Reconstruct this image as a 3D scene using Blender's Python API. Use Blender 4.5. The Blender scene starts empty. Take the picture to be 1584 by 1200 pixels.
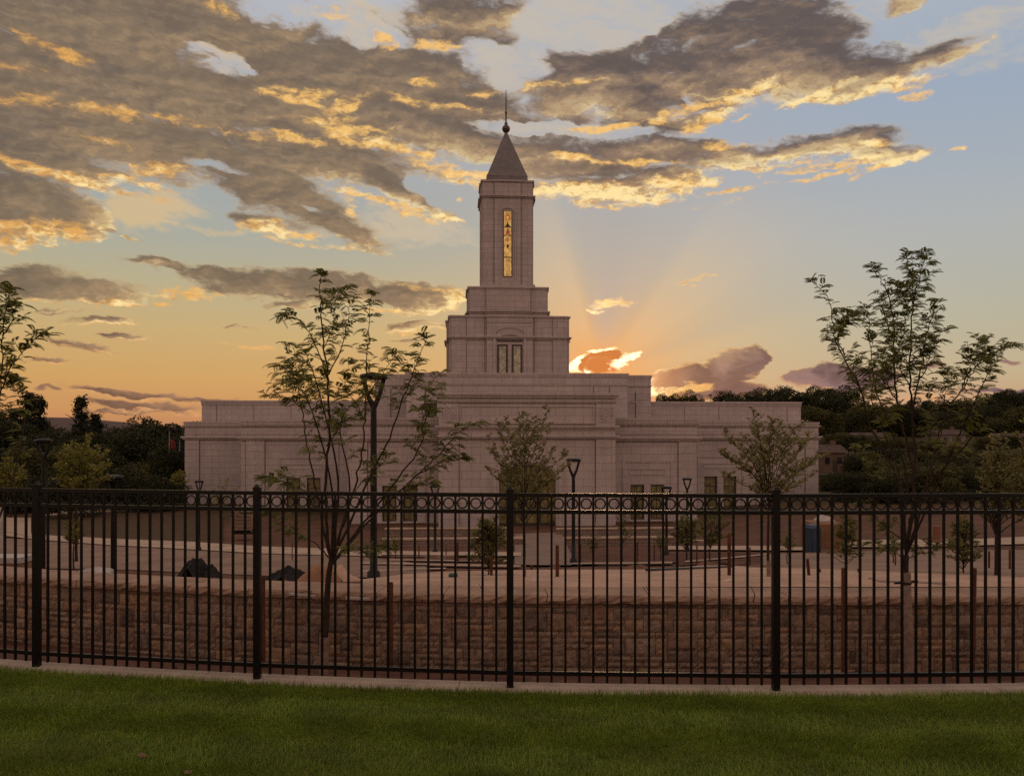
import bpy, math, random
import numpy as np
from mathutils import Vector, Matrix

# ------------------------------------------------------------------ camera
F, HX, HY, CZ = 1232.0, 792.0, 671.0, 1.6      # focal length and horizon row in photo pixels, eye height
scene = bpy.context.scene
cam_data = bpy.data.cameras.new("camera")
cam = bpy.data.objects.new("camera", cam_data)
scene.collection.objects.link(cam)
scene.camera = cam
cam.location = (0, 0, CZ)
cam.rotation_euler = (math.radians(90), 0, 0)
cam_data.sensor_width = 36.0
cam_data.lens = 36.0 * F / 1584.0
cam_data.shift_y = (HY - 600.0) / 1584.0
cam_data.clip_start = 0.1
cam_data.clip_end = 20000.0
scene.render.resolution_x = 1024
scene.render.resolution_y = 775
scene.view_settings.view_transform = 'Standard'
scene.view_settings.look = 'None'
scene.view_settings.exposure = 0.0
scene.view_settings.gamma = 1.0
scene.view_settings.use_curve_mapping = False
scene.render.engine = 'CYCLES'
cy = scene.cycles
cy.use_adaptive_sampling = True
cy.adaptive_threshold = 0.015
cy.max_bounces = 5
cy.diffuse_bounces = 3
cy.glossy_bounces = 2
cy.transmission_bounces = 2
cy.transparent_max_bounces = 8
cy.caustics_reflective = False
cy.caustics_refractive = False
cy.use_denoising = False
try:
    cy.denoiser = 'OPENIMAGEDENOISE'
    cy.denoising_input_passes = 'RGB_ALBEDO_NORMAL'
except Exception:
    pass

def lin(r, g, b):
    f = lambda c: (c/255/12.92) if c/255 <= 0.04045 else ((c/255+0.055)/1.055)**2.4
    return (f(r), f(g), f(b), 1.0)

def ang(px, py):
    az = math.atan((px-HX)/F)
    return az*F, math.atan((HY-py)/F*math.cos(az))*F

# ------------------------------------------------------------------ sky
SUN_U, SUN_V = ang(928, 578)
world = bpy.data.worlds.new("World")
scene.world = world
world.use_nodes = True
try:
    world.cycles.sampling_method = 'MANUAL'
    world.cycles.sample_map_resolution = 256
except Exception:
    pass

class NT:
    """small helper to write node trees as expressions"""
    def __init__(s, tree):
        s.t = tree
        tree.nodes.clear()
    def new(s, ty, **kw):
        n = s.t.nodes.new(ty)
        for k, v in kw.items(): setattr(n, k, v)
        return n
    def put(s, sock, v):
        if v is None: return
        if isinstance(v, bpy.types.NodeSocket): s.t.links.new(v, sock)
        else:
            if isinstance(v, (tuple, list)) and sock.type == 'VECTOR': v = v[:3]
            if isinstance(v, (tuple, list)) and sock.type == 'RGBA' and len(v) == 3: v = (*v, 1)
            sock.default_value = v
    def m(s, op, a, b=None, c=None, clamp=False):
        n = s.new('ShaderNodeMath', operation=op, use_clamp=clamp)
        s.put(n.inputs[0], a); s.put(n.inputs[1], b); s.put(n.inputs[2], c)
        return n.outputs[0]
    def v(s, op, a, b=None, c=None, scale=None):
        n = s.new('ShaderNodeVectorMath', operation=op)
        s.put(n.inputs[0], a); s.put(n.inputs[1], b); s.put(n.inputs[2], c)
        if scale is not None: s.put(n.inputs[3], scale)
        return n.outputs['Value' if op in ('DOT_PRODUCT', 'LENGTH', 'DISTANCE') else 'Vector']
    def xyz(s, x, y, z=0.0):
        n = s.new('ShaderNodeCombineXYZ')
        s.put(n.inputs[0], x); s.put(n.inputs[1], y); s.put(n.inputs[2], z)
        return n.outputs[0]
    def sep(s, v):
        n = s.new('ShaderNodeSeparateXYZ'); s.put(n.inputs[0], v)
        return n.outputs
    def noise(s, vec, scale=1.0, detail=2.0, rough=0.5, out=0, lac=2.0, dist=0.0, dims='3D'):
        n = s.new('ShaderNodeTexNoise', noise_dimensions=dims)
        s.put(n.inputs['Vector'], vec); s.put(n.inputs['Scale'], scale); s.put(n.inputs['Detail'], detail)
        s.put(n.inputs['Roughness'], rough); s.put(n.inputs['Lacunarity'], lac); s.put(n.inputs['Distortion'], dist)
        return n.outputs[out]
    def ss(s, x, a, b, c=0.0, d=1.0, interp='SMOOTHSTEP'):
        n = s.new('ShaderNodeMapRange', interpolation_type=interp)
        s.put(n.inputs['Value'], x); s.put(n.inputs['From Min'], a); s.put(n.inputs['From Max'], b)
        s.put(n.inputs['To Min'], c); s.put(n.inputs['To Max'], d)
        return n.outputs[0]
    def mix(s, f, a, b, mode='MIX'):
        n = s.new('ShaderNodeMix', data_type='RGBA', blend_type=mode)
        s.put(n.inputs[0], f); s.put(n.inputs[6], a); s.put(n.inputs[7], b)
        return n.outputs[2]
    def ramp(s, f, stops, interp='LINEAR'):
        n = s.new('ShaderNodeValToRGB')
        cr = n.color_ramp; cr.interpolation = interp
        while len(cr.elements) > 1: cr.elements.remove(cr.elements[-1])
        for i, (p, c) in enumerate(stops):
            e = cr.elements[0] if i == 0 else cr.elements.new(p)
            e.position = p
            e.color = c if len(c) == 4 else (*c, 1)
        s.put(n.inputs[0], f)
        return n.outputs[0]

def blobs(nt, P, lst, start=-1.0):
    """max over elliptical paraboloids a*(1-d^2); entries in photo pixels: cx, cy, rx, ry, tilt, a"""
    acc = start
    for (cx, cy_, rx, ry, rot, a) in lst:
        u, v = ang(cx, cy_)
        k = math.cos(math.atan((cx-HX)/F))
        rx, ry = rx*k, ry*k
        r = math.radians(rot)
        ex, ey = (math.cos(r), -math.sin(r)), (math.sin(r), math.cos(r))
        A = (ex[0]/rx, ex[1]/rx, -(ex[0]*u+ex[1]*v)/rx)
        B = (ey[0]/ry, ey[1]/ry, -(ey[0]*u+ey[1]*v)/ry)
        x = nt.v('DOT_PRODUCT', P, A); y = nt.v('DOT_PRODUCT', P, B)
        d2 = nt.m('MULTIPLY_ADD', x, x, nt.m('MULTIPLY', y, y))
        acc = nt.m('MAXIMUM', acc, nt.m('MULTIPLY_ADD', d2, -a, a))
    return acc

DARK = [
 (300,60,300,50,0,1.1),(100,200,230,60,0,1.1),(940,130,150,55,8,1.1),(1200,80,150,65,0,1.2),(1260,228,150,16,2,1.1),(620,190,180,30,5,1),(680,110,100,40,0,1),
 (200,130,300,60,0,1),(1120,70,120,55,0,1),(1230,60,110,45,10,1),(1330,130,90,26,-4,1),(720,180,160,26,3,.95),(420,130,150,60,0,1),(1010,115,120,50,0,1),(560,215,150,26,6,.9),(70,430,90,22,0,.9),(330,425,70,16,0,.85),
 (250,30,300,70,0,1),(90,110,260,90,0,1),(480,170,200,60,5,1),(300,230,260,45,5,1),(1080,60,70,45,-20,1),(1180,110,190,45,5,1),(1050,130,160,45,5,1),(1320,115,110,34,-4,1),(880,130,110,40,0,1),(640,200,200,40,5,.9),
 (150,50,360,120,0,1),(60,170,260,110,0,1),(330,150,260,80,0,1),(560,120,200,85,-5,1),(440,50,110,60,0,.9),
 (480,235,240,45,8,.9),(200,215,240,55,8,1),(60,245,170,50,0,1),(420,290,180,48,22,1.1),(510,345,120,24,22,1),(405,345,45,20,10,.8),
 (620,300,110,18,24,.95),(50,305,120,40,3,1),(125,330,62,40,25,1),(20,345,100,40,0,.9),(190,370,20,5,8,.6),
 (660,140,200,60,5,.95),(725,25,130,45,0,.95),(750,95,80,30,10,.8),(690,215,200,28,3,.95),(820,235,180,30,3,.95),
 (920,105,150,55,5,1),(970,160,110,48,25,1),(880,150,90,45,0,1),(1180,65,120,72,-10,1),(1250,110,150,48,8,1),(1100,120,110,60,0,1),(1180,20,140,28,0,.9),
 (1395,105,110,24,-10,.95),(1475,84,55,9,-10,.75),(1330,55,25,6,5,.6),(1055,192,62,14,-3,.85),(1400,5,30,10,0,.7),
 (890,255,150,30,3,.95),(1000,235,160,24,3,.95),(940,290,130,28,3,.9),(1120,245,120,22,-2,.9),(1260,226,150,20,2,1),(1370,240,68,16,10,.85),
 (1010,275,140,22,-5,.8),(110,448,125,22,0,1),(20,440,60,26,0,.9),(250,410,66,9,2,.8),(400,438,115,24,4,.95),(520,446,110,28,2,1),
 (640,456,85,27,4,1),(640,502,52,9,0,.85),(455,470,45,10,0,.8),(62,415,34,6,4,.75),(155,494,60,8,-5,.75),(190,519,42,6,0,.95),
 (125,536,62,8,9,.85),(90,481,40,6,-5,.65),(75,560,30,4,3,.6),(635,523,40,5,0,.7),(380,503,25,4,0,.5),
 (200,608,95,6,3,.85),(225,628,95,8,2,.95),(330,618,80,5,1,.8),(85,606,18,4,0,.7),(190,636,70,4,0,.7),
 (1060,590,60,26,-6,1.3),(1130,572,66,30,-28,1.4),(1163,553,28,18,0,1.3),(1100,605,95,20,0,1),(1275,580,56,22,0,1.5),(1320,585,70,26,-5,1.5),(1240,574,22,14,0,1.4),
 (1545,601,70,5,2,.8),(1557,562,14,4,10,.6),(1440,560,20,7,0,.6),(936,557,36,21,-5,1.6),(900,565,18,11,0,.9),
 (870,32,18,5,-20,.55),(1010,35,30,6,-25,.5),(945,52,30,5,0,.5),
]
HOLE = [(330,92,50,20,10,.9),(310,78,26,14,0,.9),(375,110,20,9,10,.8),(440,20,60,26,0,1),(560,45,90,18,8,.8),(340,258,70,9,3,.55),(760,95,70,30,15,.8),(800,110,60,26,0,.9),
 (240,315,70,25,-10,.9),(830,196,120,10,3,1),(900,205,130,9,3,1),(910,40,130,42,0,1),(830,70,40,25,0,.6),(1185,200,80,12,0,.9),(670,300,50,25,25,.8),
 (1070,155,20,8,0,.5),(1030,112,14,10,0,.6),(1075,70,30,9,-20,.4),(1150,75,30,6,0,.4),(420,380,70,8,0,.6),(480,325,30,8,20,.5)]
GOLD = [(60,360,100,22,-6,1),(20,378,60,14,-5,1),(110,278,140,9,7,.9),(240,260,55,12,-4,1),(215,285,60,7,8,.8),(30,110,50,6,-5,.4),(95,85,42,9,10,.75),(45,62,20,8,20,.7),(40,155,60,12,-5,.55),
 (240,185,120,8,0,.45),(150,215,50,6,10,.5),(475,143,45,9,-5,.95),(450,155,60,6,4,.8),(500,185,60,9,-4,.9),(440,212,80,9,3,.9),(540,200,60,9,3,1),(590,228,110,10,10,1),(650,245,80,9,14,1),(530,165,45,10,-25,.8),
 (645,160,55,8,6,.95),(652,124,28,7,0,.9),(672,66,40,9,0,1),(595,60,22,7,10,.9),(510,18,30,10,15,.7),(345,12,30,9,0,.6),(735,140,40,6,-5,.7),(855,135,60,6,-6,.6),(720,165,30,5,5,.5),
 (715,268,100,9,8,1),(780,290,110,10,6,1),(870,290,110,12,3,1.05),(950,300,130,20,2,1.1),(1040,283,90,9,0,1),(960,318,60,6,3,.9),(900,245,60,6,8,.9),(1010,250,60,6,5,.8),(1140,291,60,4,0,.7),
 (555,300,60,7,12,.9),(620,325,70,7,20,1),(690,340,40,7,8,1),(545,320,30,10,60,.7),(705,309,14,4,0,.9),(400,350,45,9,-5,.75),(430,362,90,5,2,.7),(480,380,100,4,2,.5),
 (1110,155,70,9,-8,.9),(1160,140,60,10,-3,.95),(1260,150,60,8,-8,.95),(1330,148,50,7,-4,.9),(1400,128,70,10,-3,1),(1420,146,30,7,0,.8),(1100,185,45,11,-20,1),(1020,185,30,10,-20,.9),(930,198,60,6,-3,.95),(1050,175,30,9,-30,.8),(1155,185,25,4,0,.8),
 (1190,255,120,8,0,1),(1290,256,110,7,-2,1),(1380,252,60,7,-6,1),(1425,240,14,6,-10,.9),(1280,272,60,4,-9,.8),(1340,268,30,4,-12,.7),(1120,225,40,7,0,.7),(1490,232,14,4,0,.8),(1110,313,40,4,-5,.35),
 (1200,238,60,5,0,.6),(1330,228,60,4,3,.6),(200,467,90,5,-3,.85),(285,454,55,10,-3,.9),(100,470,70,5,5,.7),(615,481,85,6,-3,.95),(703,462,20,17,-20,1.05),(660,444,60,5,5,.6),(640,509,60,4,-2,.85),(150,500,62,4,-7,.8),(210,523,30,3,0,.8),
 (140,542,62,3,9,.6),(395,537,24,5,0,.7),(345,525,20,3,10,.5),(200,614,110,3,3,.5),(240,636,110,4,1,.5),(80,565,30,3,3,.5),
 (946,468,40,7,3,1.2),(924,478,16,4,0,1),(1085,431,34,5,-8,.7),(1082,439,10,3,0,.5),(1060,604,50,9,-5,1.1),(1030,608,30,7,0,1.1),(1075,598,30,8,0,1),
 (968,549,24,5,-12,1.2),(955,560,16,9,-40,1.1),(897,556,15,5,-30,1.1),(890,568,9,8,0,1.1),(906,572,5,8,0,1),(932,538,24,2.5,-5,1),(1260,600,30,3,0,.4),(1450,610,60,5,0,.5)]
THIN = [(640,350,110,30,6,.9),(230,325,90,36,-10,1),(900,35,220,50,0,.9),(1490,62,120,38,-6,.9),(780,105,80,60,0,.9),(330,95,60,40,0,.5),(850,200,170,20,0,.6),
 (620,360,140,18,3,.6),(1560,92,60,14,-5,.6),(560,25,110,40,0,.6),(1330,20,90,24,0,.5),(450,365,160,7,0,.8),(680,375,90,8,-8,.5)]

w = NT(world.node_tree)
dirv = w.v('NORMALIZE', w.new('ShaderNodeTexCoord').outputs['Generated'])
dx, dy, dz = w.sep(dirv)
U = w.m('MULTIPLY', w.m('ARCTAN2', dx, dy), F)
V = w.m('MULTIPLY', w.m('ARCSINE', dz), F)
P0 = w.xyz(U, V, 0)
def scaled(vec, a, b): return w.v('MULTIPLY', vec, (1/a, 1/b, 0))
n1 = w.noise(scaled(P0, 95, 48), 1, 3, .55, out=1)
n2 = w.noise(scaled(P0, 24, 13), 1, 3, .6, out=1)
W1 = w.v('MULTIPLY', w.v('SUBTRACT', n1, (.5, .5, .5)), (70, 34, 0))
W2 = w.v('MULTIPLY', w.v('SUBTRACT', n2, (.5, .5, .5)), (26, 13, 0))
Pw = w.v('ADD', w.v('ADD', P0, W1), W2)
Pw = w.v('ADD', w.v('MULTIPLY', Pw, (1, 1, 0)), (0, 0, 1))
# streaky cloud detail, stretched along the wind
S = w.v('ADD', P0, w.v('SCALE', W1, scale=1.0))
su, sv, _ = w.sep(S)
streak = w.xyz(w.m('MULTIPLY_ADD', sv, -.35, w.m('MULTIPLY', su, 1/46)), w.m('MULTIPLY_ADD', su, .012, w.m('MULTIPLY', sv, 1/17)), 0)
streak = w.xyz(w.m('MULTIPLY', su, 1/60), w.m('MULTIPLY_ADD', su, .010, w.m('MULTIPLY', sv, 1/20)), 3.3)
fb = w.noise(streak, 1, 7, .66)
def puff(shift):
    return w.noise(w.v('ADD', scaled(w.v('ADD', w.v('ADD', P0, W2), shift), 54, 22), (7, 3, 1)), 1, 7, .65)
puffy = puff((0, 0, 0))
sund = w.v('NORMALIZE', w.xyz(w.m('SUBTRACT', SUN_U, U), w.m('SUBTRACT', SUN_V, V), 0))
puffy2 = puff(w.v('SCALE', sund, scale=9.0))
relief = w.m('SUBTRACT', puffy, puffy2)          # positive on the side of each billow that faces the low sun

C = blobs(w, Pw, DARK, -1.2)
Psh = w.v('ADD', Pw, w.v('SCALE', sund, scale=26.0))
C2 = blobs(w, w.v('ADD', w.v('MULTIPLY', Psh, (1, 1, 0)), (0, 0, 1)), DARK, -1.2)
slope = w.m('MULTIPLY_ADD', relief, 1.5, w.m('SUBTRACT', w.m('MAXIMUM', C, -.3), w.m('MAXIMUM', C2, -.3)))   # >0 where the cloud thins towards the sun
Hh = w.m('MAXIMUM', blobs(w, Pw, HOLE, 0), 0)
Cn = w.m('MULTIPLY_ADD', w.m('SUBTRACT', w.m('ADD', w.m('MULTIPLY', fb, .5), w.m('MULTIPLY', puffy, .5)), .5), w.m('MULTIPLY_ADD', w.ss(V, 60, 220), 1.1, 1.7), C)
Cn = w.m('MULTIPLY_ADD', w.m('MULTIPLY', Hh, w.ss(fb, .36, .56, .35, 1.25)), -1.35, Cn)
dens = w.ss(Cn, -.06, w.ss(V, 60, 220, .5, .72))
G0 = blobs(w, Pw, GOLD, -1.0)
Gn = w.m('MULTIPLY_ADD', w.m('SUBTRACT', w.m('ADD', w.m('MULTIPLY', fb, .6), w.m('MULTIPLY', puffy, .4)), .5), 4.2, G0)
mott0 = w.noise(w.v('ADD', scaled(w.v('ADD', P0, W2), 18, 9), (2, 5, 8)), 1, 5, .62)
gold = w.m('MULTIPLY', w.ss(w.m('MULTIPLY_ADD', w.m('SUBTRACT', mott0, .5), 2.4, Gn), -.1, 1.05), w.ss(relief, -.16, .03, .35, 1))
Tn = w.m('MULTIPLY_ADD', w.m('SUBTRACT', fb, .5), 3.4, blobs(w, Pw, THIN, -.6))
thin = w.ss(Tn, -.1, 1.0)

el = w.m('DIVIDE', V, 800, clamp=True)
def yst(y): return max(0, min(1, math.atan((671-y)/F)*F/800))
left = w.ramp(el, [(yst(671), lin(184,124,90)), (yst(640), lin(202,144,92)), (yst(590), lin(206,160,98)), (yst(520), lin(198,170,118)), (yst(450), lin(182,172,140)),
                   (yst(380), lin(164,168,158)), (yst(300), lin(158,166,170)), (yst(150), lin(166,172,182)), (yst(0), lin(180,184,192)), (1, lin(160,160,165))])
right = w.ramp(el, [(yst(671), lin(188,138,112)), (yst(630), lin(198,154,122)), (yst(590), lin(190,172,138)), (yst(520), lin(180,176,154)), (yst(450), lin(174,176,168)),
                    (yst(380), lin(170,176,178)), (yst(300), lin(160,172,184)), (yst(200), lin(152,168,188)), (yst(60), lin(166,176,190)), (1, lin(160,160,165))])
base = w.mix(w.ss(U, -250, 600), left, right)
dU = w.m('SUBTRACT', U, SUN_U); dV = w.m('SUBTRACT', V, SUN_V)
dist = w.m('SQRT', w.m('ADD', w.m('MULTIPLY', dU, dU), w.m('MULTIPLY', w.m('MULTIPLY', dV, dV), 1.0)))
glow = w.m('EXPONENT', w.m('MULTIPLY', dist, -1/72))
wide = w.m('EXPONENT', w.m('MULTIPLY', dist, -1/300))
base = w.mix(w.m('MULTIPLY', wide, .30), base, lin(206,178,146))
base = w.mix(w.m('MULTIPLY', glow, .95), base, lin(238,152,76))
# crepuscular rays fanning out of the cloud that hides the sun
th = w.m('DIVIDE', w.m('ARCTAN2', dV, dU), math.pi)
g = lambda x: (x, x, x, 1)
ray = w.ramp(th, [(0.0, g(.5)), (.07, g(.56)), (.115, g(.42)), (.16, g(.52)), (.20, g(.62)), (.285, g(.62)), (.35, g(.36)), (.47, g(.18)), (.53, g(.26)), (.60, g(.66)), (.67, g(.60)), (.75, g(.48)), (1.0, g(.5))], 'EASE')
rayf = w.m('MULTIPLY', w.m('SUBTRACT', w.m('MULTIPLY', ray, 1.0), .5), w.m('MULTIPLY', w.ss(dist, 20, 90), w.ss(dist, 150, 420, 1, 0)))
base = w.mix(w.m('ABSOLUTE', w.m('MULTIPLY', rayf, 1.45)), base, w.mix(w.m('GREATER_THAN', rayf, 0), lin(156,158,164), lin(228,194,152)))

# cloud colours
rightness = w.ss(U, -420, 250)
dark = w.mix(rightness, lin(132,116,97), lin(110,99,99))
low = w.ss(V, 60, 200, 1, 0)
dark = w.mix(w.m('MULTIPLY', low, w.ss(U, 150, 400)), dark, lin(128,101,114))
dark = w.mix(w.m('MULTIPLY', low, w.ss(U, 150, -100)), dark, lin(142,102,82))
dark = w.mix(w.m('MULTIPLY', glow, .8), dark, lin(200,112,60))
tone = w.noise(w.v('ADD', scaled(S, 150, 55), (3, 9, 4)), 1, 4, .6)
dark = w.mix(w.ss(tone, .38, .72), w.mix(.30, dark, lin(84,78,80)), w.mix(w.ss(U, 0, -500, .12, .26), dark, lin(172,146,112)))
mott = w.noise(w.v('ADD', scaled(w.v('ADD', P0, W2), 15, 8), (2, 5, 8)), 1, 5, .62)
fine = w.m('MULTIPLY_ADD', w.m('SUBTRACT', w.m('ADD', fb, puffy), 1.0), .5, w.m('MULTIPLY_ADD', w.m('SUBTRACT', mott, .5), .35, 1.0))
dark = w.v('SCALE', dark, scale=fine)
goldc = w.mix(w.ss(U, -650, -250), lin(228,168,88), lin(246,194,112))
goldc = w.mix(w.ss(w.m('MULTIPLY_ADD', w.m('SUBTRACT', mott, .5), 2.6, slope), .1, .9), goldc, lin(255,228,164))
goldc = w.mix(w.ss(mott, .50, .34, 0, .55), goldc, lin(176,130,82))
goldc = w.mix(w.ss(relief, -.03, -.2), goldc, lin(176,132,84))
goldc = w.mix(w.m('MULTIPLY', low, w.ss(dist, 60, 260)), goldc, lin(226,166,112))
goldc = w.mix(w.ss(dist, 40, 130, 1, 0), goldc, (2.3, 1.75, 1.0, 1))
creamc = w.mix(w.ss(U, -600, 100), lin(226,190,130), lin(200,186,166))
# thin fringes of a cloud let the low light through
rim = w.m('MULTIPLY', w.ss(Cn, -.05, .12), w.ss(Cn, .2, .62, 1, 0))
dark = w.mix(w.m('MULTIPLY', rim, w.m('MULTIPLY_ADD', wide, .6, .32)), dark, goldc)
sky = w.mix(w.m('MULTIPLY', thin, .62), base, creamc)
halo = w.ss(G0, -2.0, .5)
up = w.ss(V, 80, 190, .15, 1)
thick = w.m('MULTIPLY_ADD', w.m('SUBTRACT', mott, .5), .8, Cn)
body = w.mix(w.ss(slope, -.25, .60), w.v('MULTIPLY', dark, w.mix(w.ss(U, -350, 150), (.74, .73, .75, 1), (.58, .59, .64, 1))), w.mix(w.m('MULTIPLY', up, .34), dark, lin(200,160,112)))
body = w.mix(w.m('MULTIPLY', w.m('MULTIPLY', w.ss(thick, .50, .0), up), .45), body, w.mix(w.ss(slope, -.1, .3), lin(168,152,136), lin(214,176,124)))
dark = w.mix(w.m('MULTIPLY', w.m('MULTIPLY', halo, up), .12), body, lin(206,160,104))
dark = w.mix(w.m('MULTIPLY', w.ss(dist, 150, 30), .85), dark, lin(196,108,58))
thinness = w.ss(Cn, .25, 1.0, 1.0, .30)
litf = w.m('MULTIPLY', w.m('MULTIPLY', w.ss(w.m('MULTIPLY_ADD', w.m('SUBTRACT', mott, .5), 1.2, slope), .26, .80), w.m('MULTIPLY', w.m('MAXIMUM', up, w.ss(dist, 130, 60)), w.ss(dist, 22, 42))), w.m('MULTIPLY', thinness, w.m('MULTIPLY_ADD', halo, .6, .4)))
dark = w.mix(litf, dark, goldc)
topr = w.m('MULTIPLY', w.m('MULTIPLY', w.ss(Cn, -.02, .1), w.ss(Cn, .14, .34, 1, 0)), w.ss(slope, .1, -.3))
dark = w.mix(w.m('MULTIPLY', topr, w.m('MULTIPLY_ADD', wide, .9, .15)), dark, lin(248,214,160))
sky = w.mix(w.m('MULTIPLY', dens, .97), sky, dark)
sky = w.mix(w.m('MULTIPLY', gold, .92), sky, goldc)
# the rest of the dome: dusk behind and overhead
back = w.mix(w.ss(V, 0, 900), lin(204,164,140), lin(176,158,148))
cover2 = w.ss(w.noise(w.v('MULTIPLY', dirv, (3, 3, 6)), 1, 5, .6), .45, .62)
back = w.mix(w.m('MULTIPLY', cover2, .5), back, lin(150,128,120))
back = w.v('SCALE', back, scale=1.6)
away = w.m('MAXIMUM', w.ss(dy, .35, -.1), w.ss(V, 760, 1000))
sky = w.mix(away, sky, back)
sky = w.mix(w.ss(V, -10, -60), sky, lin(70,52,44))
bg = w.new('ShaderNodeBackground'); w.put(bg.inputs[0], sky); bg.inputs[1].default_value = 1.0
nis = w.new('ShaderNodeTexSky', sky_type='NISHITA', sun_disc=False)
nis.sun_elevation = SUN_V/F
nis.sun_rotation = SUN_U/F          # rotation 0 looks along +Y, the way the camera faces
nis.air_density = 1.5; nis.dust_density = 2.5
bg2 = w.new('ShaderNodeBackground'); w.put(bg2.inputs[0], nis.outputs[0]); bg2.inputs[1].default_value = 0.004
add = w.new('ShaderNodeAddShader')
world.node_tree.links.new(bg.outputs[0], add.inputs[0]); world.node_tree.links.new(bg2.outputs[0], add.inputs[1])
wo = w.new('ShaderNodeOutputWorld'); world.node_tree.links.new(add.outputs[0], wo.inputs[0])

# ------------------------------------------------------------------ sun: low, behind the temple, veiled by cloud
sl = bpy.data.lights.new("sun", 'SUN')
sl.energy = 0.5; sl.angle = math.radians(10); sl.color = (1.0, .62, .32)
so = bpy.data.objects.new("sun", sl); scene.collection.objects.link(so)
_az, _el = SUN_U/F, SUN_V/F
to_sun = Vector((math.sin(_az)*math.cos(_el), math.cos(_az)*math.cos(_el), math.sin(_el)))
so.rotation_euler = to_sun.to_track_quat('Z', 'Y').to_euler()
so.location = (0, 0, 60)

# ================================================================== helpers
rng = random.Random(7)
npr = np.random.default_rng(11)
COL = scene.collection

def P3(px, py, Y):
    """world point seen at photo pixel (px, py) when it stands Y metres ahead"""
    return Vector(((px-HX)/F*Y, Y, CZ-(py-HY)/F*Y))

def link(o, parent=None):
    COL.objects.link(o)
    if parent is not None: o.parent = parent
    return o

def tag(o, label=None, cat=None, group=None, kind=None):
    if label: o["label"] = label
    if cat: o["category"] = cat
    if group: o["group"] = group
    if kind: o["kind"] = kind
    return o

def thing(name, label, cat, loc=(0, 0, 0), rotz=0.0, group=None):
    o = bpy.data.objects.new(name, None)
    o.empty_display_size = 0.2
    link(o); o.location = loc; o.rotation_euler = (0, 0, rotz)
    return tag(o, label, cat, group)

def dup(root, loc, rotz=0.0, label=None, scale=None):
    r = root.copy(); link(r); r.location = loc; r.rotation_euler = (0, 0, rotz)
    if label: r["label"] = label
    if scale: r.scale = scale if isinstance(scale, tuple) else (scale,)*3
    for ch in list(root.children):
        c = ch.copy(); link(c, r)
        for g in list(ch.children):
            link(g.copy(), c)
    return r

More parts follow.
